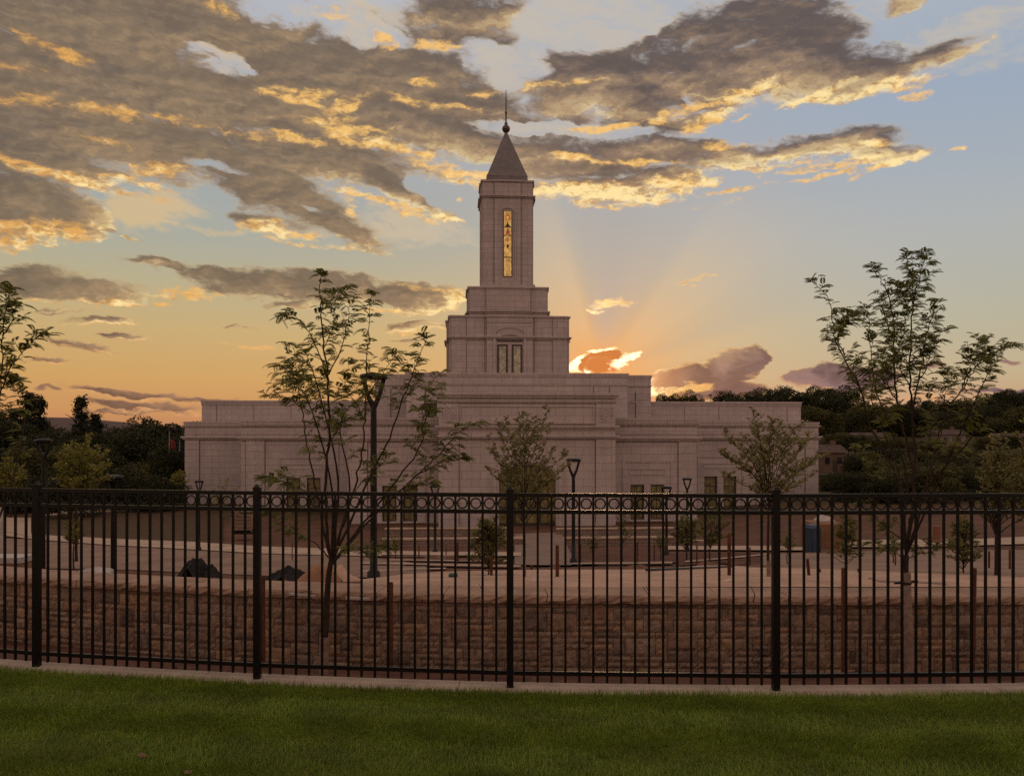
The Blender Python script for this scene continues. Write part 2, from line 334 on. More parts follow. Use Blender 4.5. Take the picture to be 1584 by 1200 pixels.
class MB:
    """collects boxes, tubes, quads and links them as ONE mesh object"""
    def __init__(s): s.v, s.f, s.sm = [], [], []
    def add(s, vs, fs, smooth=False):
        b = len(s.v); s.v += [tuple(p) for p in vs]
        s.f += [tuple(b+i for i in f) for f in fs]; s.sm += [smooth]*len(fs)
    def box(s, x0, x1, y0, y1, z0, z1):
        if x0 > x1: x0, x1 = x1, x0
        if y0 > y1: y0, y1 = y1, y0
        s.add([(x0,y0,z0),(x1,y0,z0),(x1,y1,z0),(x0,y1,z0),(x0,y0,z1),(x1,y0,z1),(x1,y1,z1),(x0,y1,z1)],
              [(0,3,2,1),(4,5,6,7),(0,1,5,4),(1,2,6,5),(2,3,7,6),(3,0,4,7)])
    def frustum(s, x0, x1, y0, y1, z0, z1, k, kz=None):
        cx, cy_ = (x0+x1)/2, (y0+y1)/2
        q = lambda x, y: (cx+(x-cx)*k, cy_+(y-cy_)*k)
        s.add([(x0,y0,z0),(x1,y0,z0),(x1,y1,z0),(x0,y1,z0)]+[(*q(x,y),z1) for x, y in ((x0,y0),(x1,y0),(x1,y1),(x0,y1))],
              [(0,3,2,1),(4,5,6,7),(0,1,5,4),(1,2,6,5),(2,3,7,6),(3,0,4,7)])
    def obox(s, c, ax, ay, az):
        """oriented box: centre and three half-axis vectors"""
        c, ax, ay, az = map(Vector, (c, ax, ay, az))
        vs = [c+i*ax+j*ay+k*az for k in (-1, 1) for i, j in ((-1,-1),(1,-1),(1,1),(-1,1))]
        s.add(vs, [(0,3,2,1),(4,5,6,7),(0,1,5,4),(1,2,6,5),(2,3,7,6),(3,0,4,7)])
    def bar(s, a, b, w, d=None, up=(0, 0, 1)):
        a, b = Vector(a), Vector(b); t = (b-a); L = t.length; t.normalize()
        up = Vector(up)
        if abs(t.dot(up)) > .98: up = Vector((0, 1, 0))
        n = t.cross(up).normalized(); m = n.cross(t)
        s.obox((a+b)/2, t*L/2, n*w/2, m*(d or w)/2)
    def tube(s, pts, radii, n=8, cap=True, smooth=True):
        pts = [Vector(p) for p in pts]
        if not hasattr(radii, '__len__'): radii = [radii]*len(pts)
        rings = []; up = None
        for i, p in enumerate(pts):
            t = (pts[min(i+1, len(pts)-1)]-pts[max(i-1, 0)])
            if t.length < 1e-9: t = Vector((0, 0, 1))
            t.normalize()
            if up is None:
                up = Vector((1, 0, 0)) if abs(t.x) < .9 else Vector((0, 1, 0))
            a = (up-t*up.dot(t)).normalized(); b = t.cross(a); up = a
            rings.append([p+(a*math.cos(k*2*math.pi/n)+b*math.sin(k*2*math.pi/n))*radii[i] for k in range(n)])
        vs = [q for r in rings for q in r]
        fs = [(i*n+k, i*n+(k+1)%n, (i+1)*n+(k+1)%n, (i+1)*n+k) for i in range(len(pts)-1) for k in range(n)]
        s.add(vs, fs, smooth)
        if cap:
            s.add(rings[0], [tuple(reversed(range(n)))]); s.add(rings[-1], [tuple(range(n))])
    def lathe(s, prof, c=(0, 0, 0), n=20, smooth=True):
        cx, cy_, cz = c
        vs = [(cx+r*math.cos(k*2*math.pi/n), cy_+r*math.sin(k*2*math.pi/n), cz+z) for r, z in prof for k in range(n)]
        fs = [(i*n+k, i*n+(k+1)%n, (i+1)*n+(k+1)%n, (i+1)*n+k) for i in range(len(prof)-1) for k in range(n)]
        s.add(vs, fs, smooth)
        s.add(vs[:n], [tuple(reversed(range(n)))]); s.add(vs[-n:], [tuple(range(n))])
    def prism(s, poly, y0, y1):
        """polygon in x,z extruded along y"""
        n = len(poly)
        vs = [(x, y0, z) for x, z in poly]+[(x, y1, z) for x, z in poly]
        s.add(vs, [tuple(range(n)), tuple(reversed(range(n, 2*n)))]+[(i, n+i, n+(i+1) % n, (i+1) % n) for i in range(n)])
    def torus(s, c, R, r, ax, az, n=18, m=6):
        c, ax, az = Vector(c), Vector(ax), Vector(az); ay = ax.cross(az)
        vs = []
        for i in range(n):
            t = 2*math.pi*i/n; d = ax*math.cos(t)+az*math.sin(t)
            for j in range(m):
                u = 2*math.pi*j/m
                vs.append(c+d*(R+r*math.cos(u))+ay*r*math.sin(u))
        s.add(vs, [(i*m+j, ((i+1)%n)*m+j, ((i+1)%n)*m+(j+1)%m, i*m+(j+1)%m) for i in range(n) for j in range(m)], True)
    def build(s, name, mat, parent=None):
        me = bpy.data.meshes.new(name)
        me.from_pydata(s.v, [], s.f)
        me.polygons.foreach_set('use_smooth', s.sm)
        me.materials.append(mat); me.update()
        return link(bpy.data.objects.new(name, me), parent)

def npmesh(name, V, Fq, mat, parent=None, smooth=False):
    """V (n,3), Fq (m,k) numpy"""
    me = bpy.data.meshes.new(name)
    k = Fq.shape[1]; m = Fq.shape[0]
    me.vertices.add(len(V)); me.vertices.foreach_set('co', np.ascontiguousarray(V, dtype=np.float32).ravel())
    me.loops.add(m*k); me.loops.foreach_set('vertex_index', np.ascontiguousarray(Fq, dtype=np.int32).ravel())
    me.polygons.add(m); me.polygons.foreach_set('loop_start', np.arange(m, dtype=np.int32)*k)
    me.polygons.foreach_set('loop_total', np.full(m, k, dtype=np.int32))
    me.polygons.foreach_set('use_smooth', np.full(m, smooth))
    me.materials.append(mat); me.update(calc_edges=True)
    return link(bpy.data.objects.new(name, me), parent)

# ------------------------------------------------------------------ materials
def material(name):
    m = bpy.data.materials.new(name); m.use_nodes = True
    nt = NT(m.node_tree)
    out = nt.new('ShaderNodeOutputMaterial'); b = nt.new('ShaderNodeBsdfPrincipled')
    m.node_tree.links.new(b.outputs[0], out.inputs[0])
    return m, nt, b, out

def bump(nt, b, h, strength=.3, dist=.01):
    n = nt.new('ShaderNodeBump'); nt.put(n.inputs['Height'], h)
    n.inputs['Strength'].default_value = strength; n.inputs['Distance'].default_value = dist
    nt.t.links.new(n.outputs[0], b.inputs['Normal'])

def simple(name, c1, c2=None, scale=4.0, rough=.8, metal=0.0, bs=0.0, bd=.01, detail=5, lo=.35, hi=.65, spec=None):
    m, nt, b, out = material(name)
    co = nt.new('ShaderNodeTexCoord').outputs['Object']
    n = nt.noise(co, scale, detail, .6)
    nt.put(b.inputs['Base Color'], nt.mix(nt.ss(n, lo, hi), (*c1, 1), (*(c2 or tuple(x*.75 for x in c1)), 1)))
    b.inputs['Roughness'].default_value = rough; b.inputs['Metallic'].default_value = metal
    b.inputs['Specular IOR Level'].default_value = spec if spec is not None else (.5 if rough < .6 else .08)
    if bs: bump(nt, b, n, bs, bd)
    return m

def random_mat(name, cols, rough=.8, noise_scale=6.0, translucent=0.0, spec=.3, swing=(.75, 1.25)):
    """per-island colour: leaves, blocks"""
    m, nt, b, out = material(name)
    g = nt.new('ShaderNodeNewGeometry').outputs['Random Per Island']
    co = nt.new('ShaderNodeTexCoord').outputs['Object']
    c = nt.ramp(g, [(i/max(1, len(cols)-1), (*c, 1)) for i, c in enumerate(cols)])
    n = nt.noise(co, noise_scale, 4, .6)
    c = nt.v('SCALE', c, scale=nt.ss(n, .3, .7, *swing))
    nt.put(b.inputs['Base Color'], c)
    b.inputs['Roughness'].default_value = rough; b.inputs['Specular IOR Level'].default_value = spec
    if translucent:
        t = nt.new('ShaderNodeBsdfTranslucent'); nt.put(t.inputs[0], nt.v('SCALE', c, scale=1.3))
        mx = nt.new('ShaderNodeMixShader'); mx.inputs[0].default_value = translucent
        nt.t.links.new(b.outputs[0], mx.inputs[1]); nt.t.links.new(t.outputs[0], mx.inputs[2]); nt.t.links.new(mx.outputs[0], out.inputs[0])
    return m, nt, b, c

M = {}
def stone_mat():
    m, nt, b, out = material('granite_cladding')
    co = nt.new('ShaderNodeTexCoord').outputs['Object']
    x, y, z = nt.sep(co)
    nx, ny, nz = nt.sep(nt.v('ABSOLUTE', nt.new('ShaderNodeNewGeometry').outputs['True Normal']))
    side = nt.m('GREATER_THAN', nx, ny)
    u = nt.m('ADD', nt.m('MULTIPLY', x, nt.m('SUBTRACT', 1, side)), nt.m('MULTIPLY', y, side))
    br = nt.new('ShaderNodeTexBrick', offset=.5, squash=1)
    nt.put(br.inputs['Vector'], nt.xyz(u, z, 0))
    br.inputs['Scale'].default_value = 1.0; br.inputs['Brick Width'].default_value = 1.9; br.inputs['Row Height'].default_value = .80
    br.inputs['Mortar Size'].default_value = .026; br.inputs['Mortar Smooth'].default_value = .3; br.inputs['Bias'].default_value = 0
    br.inputs['Color1'].default_value = (.415, .355, .342, 1); br.inputs['Color2'].default_value = (.365, .310, .300, 1); br.inputs['Mortar'].default_value = (.225, .178, .163, 1)
    n = nt.noise(co, .35, 5, .6)
    c = nt.mix(nt.ss(n, .35, .7), br.outputs[0], (.31, .265, .258, 1)); 
    c = nt.mix(.55, br.outputs[0], c)
    # rain streaks running down from the ledges
    st = nt.noise(nt.xyz(nt.m('MULTIPLY', u, 2.6), nt.m('MULTIPLY', z, .18), 0), 1, 4, .65)
    c = nt.v('SCALE', c, scale=nt.ss(st, .35, .75, 1.03, .90))
    sp = nt.noise(co, 14, 2, .7)
    c = nt.v('SCALE', c, scale=nt.ss(sp, .3, .7, .93, 1.06))
    nt.put(b.inputs['Base Color'], c); b.inputs['Roughness'].default_value = .75; b.inputs['Specular IOR Level'].default_value = .2
    bump(nt, b, nt.m('SUBTRACT', 1, br.outputs[1]), .35, .02)
    return m
M['stone'] = stone_mat()
M['dry_leaf'] = simple('dry_leaf', (.15,.095,.05), (.11,.07,.04), 20, .8)
M['slate'] = simple('spire_stone', (.175,.158,.162), (.145,.13,.134), 1.5, .7)
M['gold'] = simple('dull_bronze', (.10,.07,.055), (.07,.05,.04), 3, .5, .5)
M['frame'] = simple('bronze_window_frame', (.035,.028,.022), (.05,.04,.03), 6, .4, .4)
M['iron'] = simple('black_powder_coated_iron', (.005,.004,.004), (.009,.007,.006), 30, .34, 0, spec=.18)
M['lamp'] = simple('dark_lamp_metal', (.006,.005,.005), (.010,.009,.008), 8, .4, spec=.2)
M['concrete'] = simple('concrete', (.36,.285,.225), (.28,.215,.17), 3, .9, 0, .3, .004)
M['cap'] = simple('wall_cap_stone', (.34,.225,.165), (.25,.165,.12), 2.2, .85, 0, .5, .012)
M['pad'] = simple('pale_site_concrete', (.46,.305,.225), (.34,.225,.165), 1.2, .9, 0, .3, .006)
M['bank'] = simple('rough_brown_bank', (.060,.046,.022), (.090,.052,.034), .9, .95, 0, .8, .05)
M['chalk'] = simple('pale_grout', (.68,.54,.42), (.55,.44,.34), 3, .9)
M['ramp'] = simple('ramp_concrete', (.235,.165,.13), (.17,.12,.095), 1.5, .9)
M['kerb'] = simple('path_concrete', (.43,.315,.235), (.32,.235,.178), .8, .9)
M['asphalt'] = simple('asphalt', (.255,.172,.128), (.185,.125,.095), .45, .9, 0, .3, .006)
M['mulch'] = simple('reddish_soil', (.125,.060,.040), (.070,.037,.027), 1.6, .95, 0, .8, .05)
M['far_grass'] = simple('dry_field', (.050,.050,.020), (.062,.046,.026), .05, .95)
M['wood'] = simple('stained_stake_wood', (.115,.045,.026), (.070,.029,.018), 9, .8)
M['pale_wood'] = simple('weathered_pale_wood', (.24,.155,.11), (.17,.11,.08), 9, .8)
M['bark'] = simple('dark_young_bark', (.045,.030,.022), (.028,.019,.015), 14, .85, 0, .5, .004)
M['bark_old'] = simple('old_bark', (.035,.026,.018), (.02,.016,.012), 2, .9)
M['trunk_wrap'] = simple('pale_trunk_wrap', (.26,.18,.145), (.18,.12,.095), 12, .8)
M['tarp'] = simple('black_plastic_tarp', (.016,.014,.014), (.028,.024,.023), 2, .65, 0, .8, .05)
M['white_plastic'] = simple('white_plastic_sheet', (.42,.36,.33), (.30,.26,.24), 4, .5, 0, .5, .03)
M['sand'] = simple('orange_sand', (.30,.155,.090), (.22,.115,.070), 2.5, .95, 0, .6, .04)
M['green_plastic'] = simple('green_plastic', (.012,.050,.030), (.010,.038,.024), 4, .5)
M['blue_plastic'] = simple('blue_plastic', (.010,.030,.066), (.008,.024,.052), 2, .45)
M['tan_paint'] = simple('tan_painted_panel', (.22,.115,.062), (.17,.09,.05), 1.5, .7)
M['orange_plastic'] = simple('orange_plastic', (.16,.045,.022), (.12,.035,.018), 5, .5)
M['red_cloth'] = simple('red_cloth', (.17,.035,.03), (.12,.03,.025), 5, .8)
M['roof'] = simple('brown_shingle_roof', (.10,.068,.058), (.065,.045,.040), 1.2, .9)
M['siding'] = simple('pale_siding', (.20,.155,.135), (.16,.125,.11), .8, .8)
M['house_brick'] = simple('tan_house_brick', (.14,.092,.066), (.11,.072,.052), .9, .85)
M['glass_dark'] = simple('dark_window_glass', (.015,.014,.014), (.03,.026,.022), 1, .12)
M['tyre'] = simple('tyre_rubber', (.012,.012,.012), (.02,.02,.02), 8, .9)
M['hills'] = simple('hazy_hill', (.12,.085,.075), (.10,.07,.065), .002, 1)
M['pole'] = simple('brushed_aluminium_pole', (.30,.24,.21), (.24,.19,.17), 3, .5, .3)
M['stone_rubble'] = simple('rubble_stone', (.16,.09,.062), (.10,.058,.042), 5, .9, 0, .8, .03)

def art_glass(name, base, alt, glow, scale=1.0, lead=.03):
    """leaded window glass: small quarries, faintly lit from inside"""
    m, nt, b, out = material(name)
    co = nt.new('ShaderNodeTexCoord').outputs['Object']
    x, y, z = nt.sep(co)
    vo = nt.new('ShaderNodeTexBrick', offset=.5); nt.put(vo.inputs['Vector'], nt.xyz(x, z, 0))
    vo.inputs['Scale'].default_value = scale; vo.inputs['Brick Width'].default_value = .38; vo.inputs['Row Height'].default_value = .55
    vo.inputs['Mortar Size'].default_value = lead; vo.inputs['Color1'].default_value = (*base, 1); vo.inputs['Color2'].default_value = (*alt, 1)
    vo.inputs['Mortar'].default_value = tuple(x*.45 for x in base)+(1,); vo.inputs['Mortar Smooth'].default_value = .4
    n = nt.noise(co, 1.7, 3, .6)
    c = nt.v('SCALE', vo.outputs[0], scale=nt.ss(n, .3, .7, .65, 1.3))
    nt.put(b.inputs['Base Color'], c); b.inputs['Roughness'].default_value = .2
    nt.put(b.inputs['Emission Color'], c); b.inputs['Emission Strength'].default_value = glow
    return m
M['glass_gold'] = art_glass('lit_gold_art_glass', (.56,.33,.085), (.66,.43,.14), .50, 2.2, .03)
M['glass_amber'] = art_glass('lit_amber_glass', (.42,.12,.03), (.50,.18,.04), .4)
M['glass_red'] = art_glass('lit_red_glass', (.30,.035,.02), (.36,.05,.03), .4)
M['glass_olive'] = art_glass('dim_olive_glass', (.14,.100,.035), (.075,.055,.025), .16, 1.2, .02)
M['glass_pale'] = art_glass('dim_pale_glass', (.26,.20,.13), (.18,.15,.10), .25, 1.6, .04)
M['glass_green'] = simple('dull_green_panes', (.055,.052,.034), (.035,.036,.026), 2, .3)

M['leaf_locust'], *_ = random_mat('locust_leaflets', [(.072,.084,.016), (.145,.148,.030), (.10,.110,.022), (.18,.17,.038)], .6, 3, .35)
M['leaf_round'], *_ = random_mat('young_tree_leaves', [(.10,.098,.032), (.18,.165,.056), (.14,.128,.042), (.22,.195,.075)], .6, 3, .35)
M['leaf_lime'], *_ = random_mat('yellow_green_leaves', [(.13,.125,.022), (.22,.20,.04), (.16,.15,.03)], .6, 3, .35)
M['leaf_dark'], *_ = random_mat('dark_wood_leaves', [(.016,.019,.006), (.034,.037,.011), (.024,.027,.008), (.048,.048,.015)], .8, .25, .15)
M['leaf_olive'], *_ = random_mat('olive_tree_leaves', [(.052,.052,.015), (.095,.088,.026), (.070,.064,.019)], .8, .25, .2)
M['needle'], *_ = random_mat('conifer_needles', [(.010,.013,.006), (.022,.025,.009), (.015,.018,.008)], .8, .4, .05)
M['blade'], *_ = random_mat('grass_blades', [(.076,.128,.010), (.142,.208,.019), (.105,.165,.014), (.20,.225,.036), (.084,.142,.011)], .55, 1.8, .3, swing=(.72, 1.25))

# ================================================================== ground
def lerp(tab, x):
    return float(np.interp(x, [a for a, _ in tab], [b for _, b in tab]))
WALL_X = [-40, -14, -7.3, -4.5, -1.84, 2, 7.4, 14, 40]
WALL_Y = [26, 15.6, 13.0, 12.32, 11.86, 11.66, 11.62, 11.95, 16]
def cub(xs, ys, x):
    i = max(1, min(len(xs)-3, int(np.searchsorted(xs, x))-1))
    p = [(xs[i-1+k], ys[i-1+k]) for k in range(4)]
    r = 0
    for a in range(4):
        t = p[a][1]
        for b in range(4):
            if b != a: t *= (x-p[b][0])/(p[a][0]-p[b][0])
        r += t
    return r
def Yw(x):
    if -14 < x < 14: return cub(WALL_X, WALL_Y, x)
    return float(np.interp(x, WALL_X, WALL_Y))
def Yf(x): return 7.33+.01376*(x-2.6)**2 if abs(x-2.6) < 14 else 7.33+.01376*196+.385*(abs(x-2.6)-14)
CAPW, CAPD = .68, 2.35
D_C = [(0,2.42),(13,2.42),(18,3.15),(24,4.1),(32,5.3),(40,6.3),(50,7.4),(60,8.2),(78,9.35),(95,9.4),(400,9.4),(2000,8.0)]
D_L = [(0,2.6),(14,2.6),(18,4.2),(25,5.9),(40,7.0),(50,7.8),(62,8.3),(78,9.35),(200,9.4),(400,9.8),(2000,8.0)]
D_R = [(0,2.42),(13,2.42),(18,3.15),(24,4.1),(32,5.3),(40,6.1),(50,6.9),(65,7.8),(80,8.3),(110,8.6),(180,7.9),(220,3.2),(300,-5.0),(500,-9.0),(2000,-9.0)]
def sst(x, a, b):
    t = max(0, min(1, (x-a)/(b-a))); return t*t*(3-2*t)
def dist_ahead(x, y): return max(y, math.hypot(x, y)*.80)
def depth_back(x, y):
    yy = dist_ahead(x, y); px = HX+F*x/max(yy, 1)
    c, l, r = lerp(D_C, yy), lerp(D_L, yy), lerp(D_R, yy)
    wl = 1-sst(px, 430, 640)
    wr = sst(px, 1010, 1300)
    return c*(1-wl-wr)+l*wl+r*wr
def zback(x, y): return CZ-depth_back(x, y)
def zfront(x, y):
    """lawn slopes down to the fence, bare soil goes on down to the wall"""
    yf = Yf(x); yw = Yw(x)
    if y < yf: return CZ-(1.6+.78*max(-.6, y)/yf) if y > -4 else CZ-1.6+.05*(-y-4)*0
    t = min(1, (y-yf)/max(.5, yw-yf))
    return CZ-(2.40+1.08*(t**.8))
def ground_z(x, y): return zfront(x, y) if y < Yw(x)+.2 else zback(x, y)
def hit(px, py, ymin=12.2):
    """where the line of sight through a photo pixel meets the terraced ground"""
    y = max(ymin, Yw((px-HX)/F*12.5)+.5); k = (py-HY)/F
    while y < 900:
        x = (px-HX)/F*y
        if CZ-k*y <= zback(x, y):
            for _ in range(3):
                y -= .12*(1+y/40)/3
                if CZ-k*y > zback((px-HX)/F*y, y): break
            return Vector(((px-HX)/F*y, y, zback((px-HX)/F*y, y)))
        y += .12*(1+y/40)
    return None

# terrain behind the wall
xs = [0]; st = .8
while xs[-1] < 2600: xs.append(xs[-1]+st); st *= 1.06
xs = sorted([-a for a in xs[1:]]+xs)
offs = [.45]; st = .4
while offs[-1] < 6000: offs.append(offs[-1]+st); st *= 1.03
nz_ = lambda x, y: .05*math.sin(x*1.3+y*.7)*math.sin(y*.9-x*.4)+.12*math.sin(x*.13)*math.sin(y*.11)*min(1, y/60)
Vv = np.zeros((len(xs)*len(offs), 3)); k = 0
for i, x in enumerate(xs):
    yw = Yw(max(-40, min(40, x)))
    for o_ in offs:
        y = yw+o_
        z = zback(x, y) if o_ > .5 else min(zback(x, y), CZ-2.40)
        Vv[k] = (x, y, z+(0 if y < 30 else nz_(x, y)*.3 if y < 110 else 0)); k += 1
n = len(offs)
Fq = np.array([(i*n+j, (i+1)*n+j, (i+1)*n+j+1, i*n+j+1) for i in range(len(xs)-1) for j in range(n-1)])
def ground_mat():
    m, nt, b, out = material('site_ground')
    co = nt.new('ShaderNodeTexCoord').outputs['Object']
    x, y, z = nt.sep(co)
    n1 = nt.noise(co, .35, 6, .65); n2 = nt.noise(co, 3.0, 4, .6); n3 = nt.noise(co, .03, 4, .6)
    soil = nt.mix(nt.ss(n1, .35, .65), (.135,.066,.044,1), (.085,.048,.034,1))
    soil = nt.mix(nt.ss(n2, .5, .75), soil, (.14,.088,.062,1))
    field = nt.mix(nt.ss(n3, .4, .6), (.042,.038,.016,1), (.060,.047,.024,1))
    field = nt.mix(nt.ss(n2, .45, .7), field, (.045,.045,.018,1))
    nt.put(b.inputs['Base Color'], nt.mix(nt.ss(nt.m('ADD', y, nt.m('MULTIPLY', n1, 40)), 95, 130), soil, field))
    b.inputs['Roughness'].default_value = .95; b.inputs['Specular IOR Level'].default_value = .05
    bump(nt, b, n2, .6, .06)
    return m
M['ground'] = ground_mat()
g_ = npmesh('ground', Vv, Fq, M['ground'], smooth=True); tag(g_, kind='structure')

# lawn and bare soil in front of the wall
xs2 = np.linspace(-40, 40, 161)
def sheet(name, mat, f0, f1, ny, dz=0.0, bumpy=0.0):
    V = []; 
    for x in xs2:
        a, b_ = f0(x), f1(x)
        for j in range(ny+1):
            y = a+(b_-a)*j/ny
            V.append((x, y, zfront(x, y)+dz+bumpy*(math.sin(x*3.1+y*2.3)*math.sin(y*5-x*1.7)*.5+math.sin(x*7.7)*math.sin(y*9.1+x)*.3)*(1 if 0 < j < ny else 0)))
    n = ny+1
    Fa = np.array([(i*n+j, (i+1)*n+j, (i+1)*n+j+1, i*n+j+1) for i in range(len(xs2)-1) for j in range(ny)])
    return tag(npmesh(name, np.array(V), Fa, mat, smooth=True), kind='structure')
M['lawn_soil'] = simple('lawn_base', (.060,.074,.012), (.080,.088,.018), 1.2, .95, 0, .5, .02)
sheet('lawn', M['lawn_soil'], lambda x: -45, lambda x: Yf(x)-.20, 90)
sheet('soil_strip', M['mulch'], lambda x: Yf(x)+.10, lambda x: Yw(x)+.15, 14, 0, .05)

# concrete mowing strip under the fence
mb = MB()
prev = None; kx = np.linspace(-38, 38, 153)
for i in range(len(kx)-1):
    x0, x1 = kx[i], kx[i+1]
    if i % 5 == 0: x0 += .006
    pr = []
    for x in (x0, x1):
        yf = Yf(x)
        pr += [(x, yf-.15, 1.6-2.70), (x, yf-.15, CZ-2.365), (x, yf-.14, CZ-2.355), (x, yf+.15, CZ-2.355), (x, yf+.16, CZ-2.365), (x, yf+.16, CZ-2.8)]
    mb.add(pr, [(j, j+6, j+7, j+1) for j in range(5)]+[(0,1,2,3,4,5), (11,10,9,8,7,6)])
tag(mb.build('mowing_strip', M['concrete']), kind='structure')

# grass: blades over the visible slope and a margin either side
def grass():
    N = 470000
    x = npr.uniform(-12, 12, N*2); 
    yf = 7.33+.01376*(x-2.6)**2
    y = npr.uniform(3.2, 9.0, N*2)
    keep = (y < yf-.155) & (np.abs(x) < .8*y+5.0)
    # a little thinner in patches
    pat = np.sin(x*1.7+y*.9)*np.sin(y*2.3-x*.6)
    keep &= npr.uniform(0, 1, N*2) < .86+.14*pat
    x, y = x[keep][:N], y[keep][:N]; n = len(x)
    yf = 7.33+.01376*(x-2.6)**2
    z = CZ-(1.6+.78*y/yf)
    patch = .5+.5*np.sin(x*2.1+1.3*np.sin(y*1.9))*np.sin(y*3.1+x*.8)
    h = npr.uniform(.022, .050, n)*(1+.35*patch)*(1+.5*(npr.uniform(0, 1, n) > .97))
    edge = np.clip((yf-.155-y)/.12, 0, 1); h *= 1+.35*(1-edge)
    a = npr.uniform(0, 2*math.pi, n); w_ = npr.uniform(.0016, .0034, n)
    lean = npr.uniform(.1, .75, n)*h; la = npr.uniform(0, 2*math.pi, n)
    lx, ly = np.cos(la)*lean, np.sin(la)*lean
    ly = ly+np.tanh(3*np.sin((y+.10*x)*5.2))*h*.42     # mower passes lay the blades alternately
    h = h*(1-.12*(np.sin((y+.10*x)*5.2) > .8))
    dx_, dy_ = np.cos(a)*w_, np.sin(a)*w_
    V = np.zeros((n, 5, 3))
    V[:, 0] = np.stack([x-dx_, y-dy_, z-.004], 1); V[:, 1] = np.stack([x+dx_, y+dy_, z-.004], 1)
    V[:, 2] = np.stack([x+dx_*.8+lx*.35, y+dy_*.8+ly*.35, z+h*.6], 1); V[:, 3] = np.stack([x-dx_*.8+lx*.35, y-dy_*.8+ly*.35, z+h*.6], 1)
    V[:, 4] = np.stack([x+lx, y+ly, z+h*.95], 1)
    base = (np.arange(n)*5)[:, None]
    F3 = np.concatenate([base+np.array([0, 1, 2]), base+np.array([0, 2, 3]), base+np.array([3, 2, 4])], 0)
    tag(npmesh('grass', V.reshape(-1, 3), F3, M['blade']), 'short green mown grass sloping down to the fence', 'grass', kind='stuff')
grass()

def draped(name, mat, edges, nx=60, ny=5, lift=.03, kind='structure', label=None, cat=None):
    """ground strip whose far and near edge run along rows of the photograph: edges = [(px, far, near), ...]"""
    px0, px1 = edges[0][0], edges[-1][0]
    V = []; ok = True
    for i in range(nx+1):
        px = px0+(px1-px0)*i/nx
        a = np.interp(px, [e[0] for e in edges], [e[1] for e in edges]); b_ = np.interp(px, [e[0] for e in edges], [e[2] for e in edges])
        for j in range(ny+1):
            h = hit(px, a+(b_-a)*j/ny)
            if h is None: h = Vector(((px-HX)/F*200, 200, zback((px-HX)/F*200, 200)))
            V.append((h.x, h.y, h.z+lift*(1+h.y/30)))
    n = ny+1
    Fa = np.array([(i*n+j, i*n+j+1, (i+1)*n+j+1, (i+1)*n+j) for i in range(nx) for j in range(ny)])
    return tag(npmesh(name, np.array(V), Fa, mat, smooth=True), label, cat, kind=kind)
draped('road', M['asphalt'], [(-260,828,878),(0,834,879),(200,836,882),(330,842,888),(430,848,892),(560,862,894),(660,874,897)], lift=0.021)
draped('path', M['kerb'], [(-260,806,818),(0,818,830),(60,829,837),(170,835,845),(300,840,852),(400,847,858),(560,852,862),(700,857,864)], lift=0.042)
draped('path', M['kerb'], [(-100,800,822),(20,803,826),(48,803,834)], lift=0.050, nx=14)
draped('path', M['kerb'], [(60,796,801),(120,790,796),(200,788,793),(250,781,786)], lift=0.050, nx=24)
draped('path', M['kerb'], [(866,822,830),(872,828,876)], lift=0.042, nx=4) if False else None
draped('path', M['ramp'], [(796,828,876),(830,826,877),(868,826,877),(884,860,877)], lift=0.042, nx=16)
draped('path', M['kerb'], [(590,856,862),(700,857,863),(806,858,864)], lift=0.063, nx=24)
draped('paving', M['pad'], [(560,900,908),(640,890,910),(700,887,912),(840,884,912),(900,884,912),(1000,884,912),(1100,876,912),(1200,881,912),(1300,884,912),(1420,890,912),(1584,896,912),(1800,898,912)], lift=.035, nx=70, ny=8)
draped('road', M['asphalt'], [(1180,858,882),(1240,856,884),(1290,856,886),(1400,851,890),(1480,852,893),(1584,852,894),(1800,852,896)], lift=0.025, nx=50)
draped('path', M['kerb'], [(1300,838,848),(1420,836,848),(1500,836,846),(1620,830,842),(1800,828,840)], lift=0.038, nx=40)
draped('path', M['kerb'], [(1030,846,852),(1100,846,852),(1200,846,853),(1250,848,853)], lift=0.034, nx=30)
draped('kerb', M['kerb'], [(560,873,875),(700,876,878.5),(806,878,880.5)], lift=.05, nx=30, ny=1)
draped('kerb', M['kerb'], [(884,874,876),(960,873,875.5),(1040,872,874.5)], lift=.05, nx=20, ny=1)
draped('kerb', M['kerb'], [(600,867,869),(700,868.5,870.5),(790,869,871)], lift=.04, nx=30, ny=1)
draped('kerb', M['kerb'], [(560,884,886.5),(620,882,884),(690,880,882)], lift=.03, nx=30, ny=1)
draped('kerb', M['kerb'], [(1060,870,872),(1130,864,866),(1190,858,860)], lift=.04, nx=20, ny=1)
draped('planting_bed', M['mulch'], [(600,858,867),(700,859,868),(790,860,868.5)], lift=.02, nx=20)
draped('planting_bed', M['mulch'], [(884,858,873),(960,858,872),(1050,857,871)], lift=.02, nx=20)
draped('planting_bed', M['mulch'], [(1050,856,876),(1120,856,872),(1180,856,878)], lift=.02, nx=20)
draped('field', M['bank'], [(50,798,829),(100,794,833),(200,791,837),(300,790,842),(345,800,844)], lift=.03, nx=40)
draped('field', M['far_grass'], [(-200,752,786),(0,752,785),(200,752,782),(300,752,778)], lift=0.021, nx=30)
for e in ([(880,896,898),(930,890,892),(1000,892,894),(1056,903,905)], [(1000,896,897),(1040,893,894),(1080,893,894)], [(1110,903,905),(1150,895,897),(1260,893,895),(1400,897,899),(1470,905,907)], [(812,905,908),(830,898,900),(870,894,896)]):
    draped('paving_joint', M['chalk'], e, lift=.03, nx=24, ny=1)

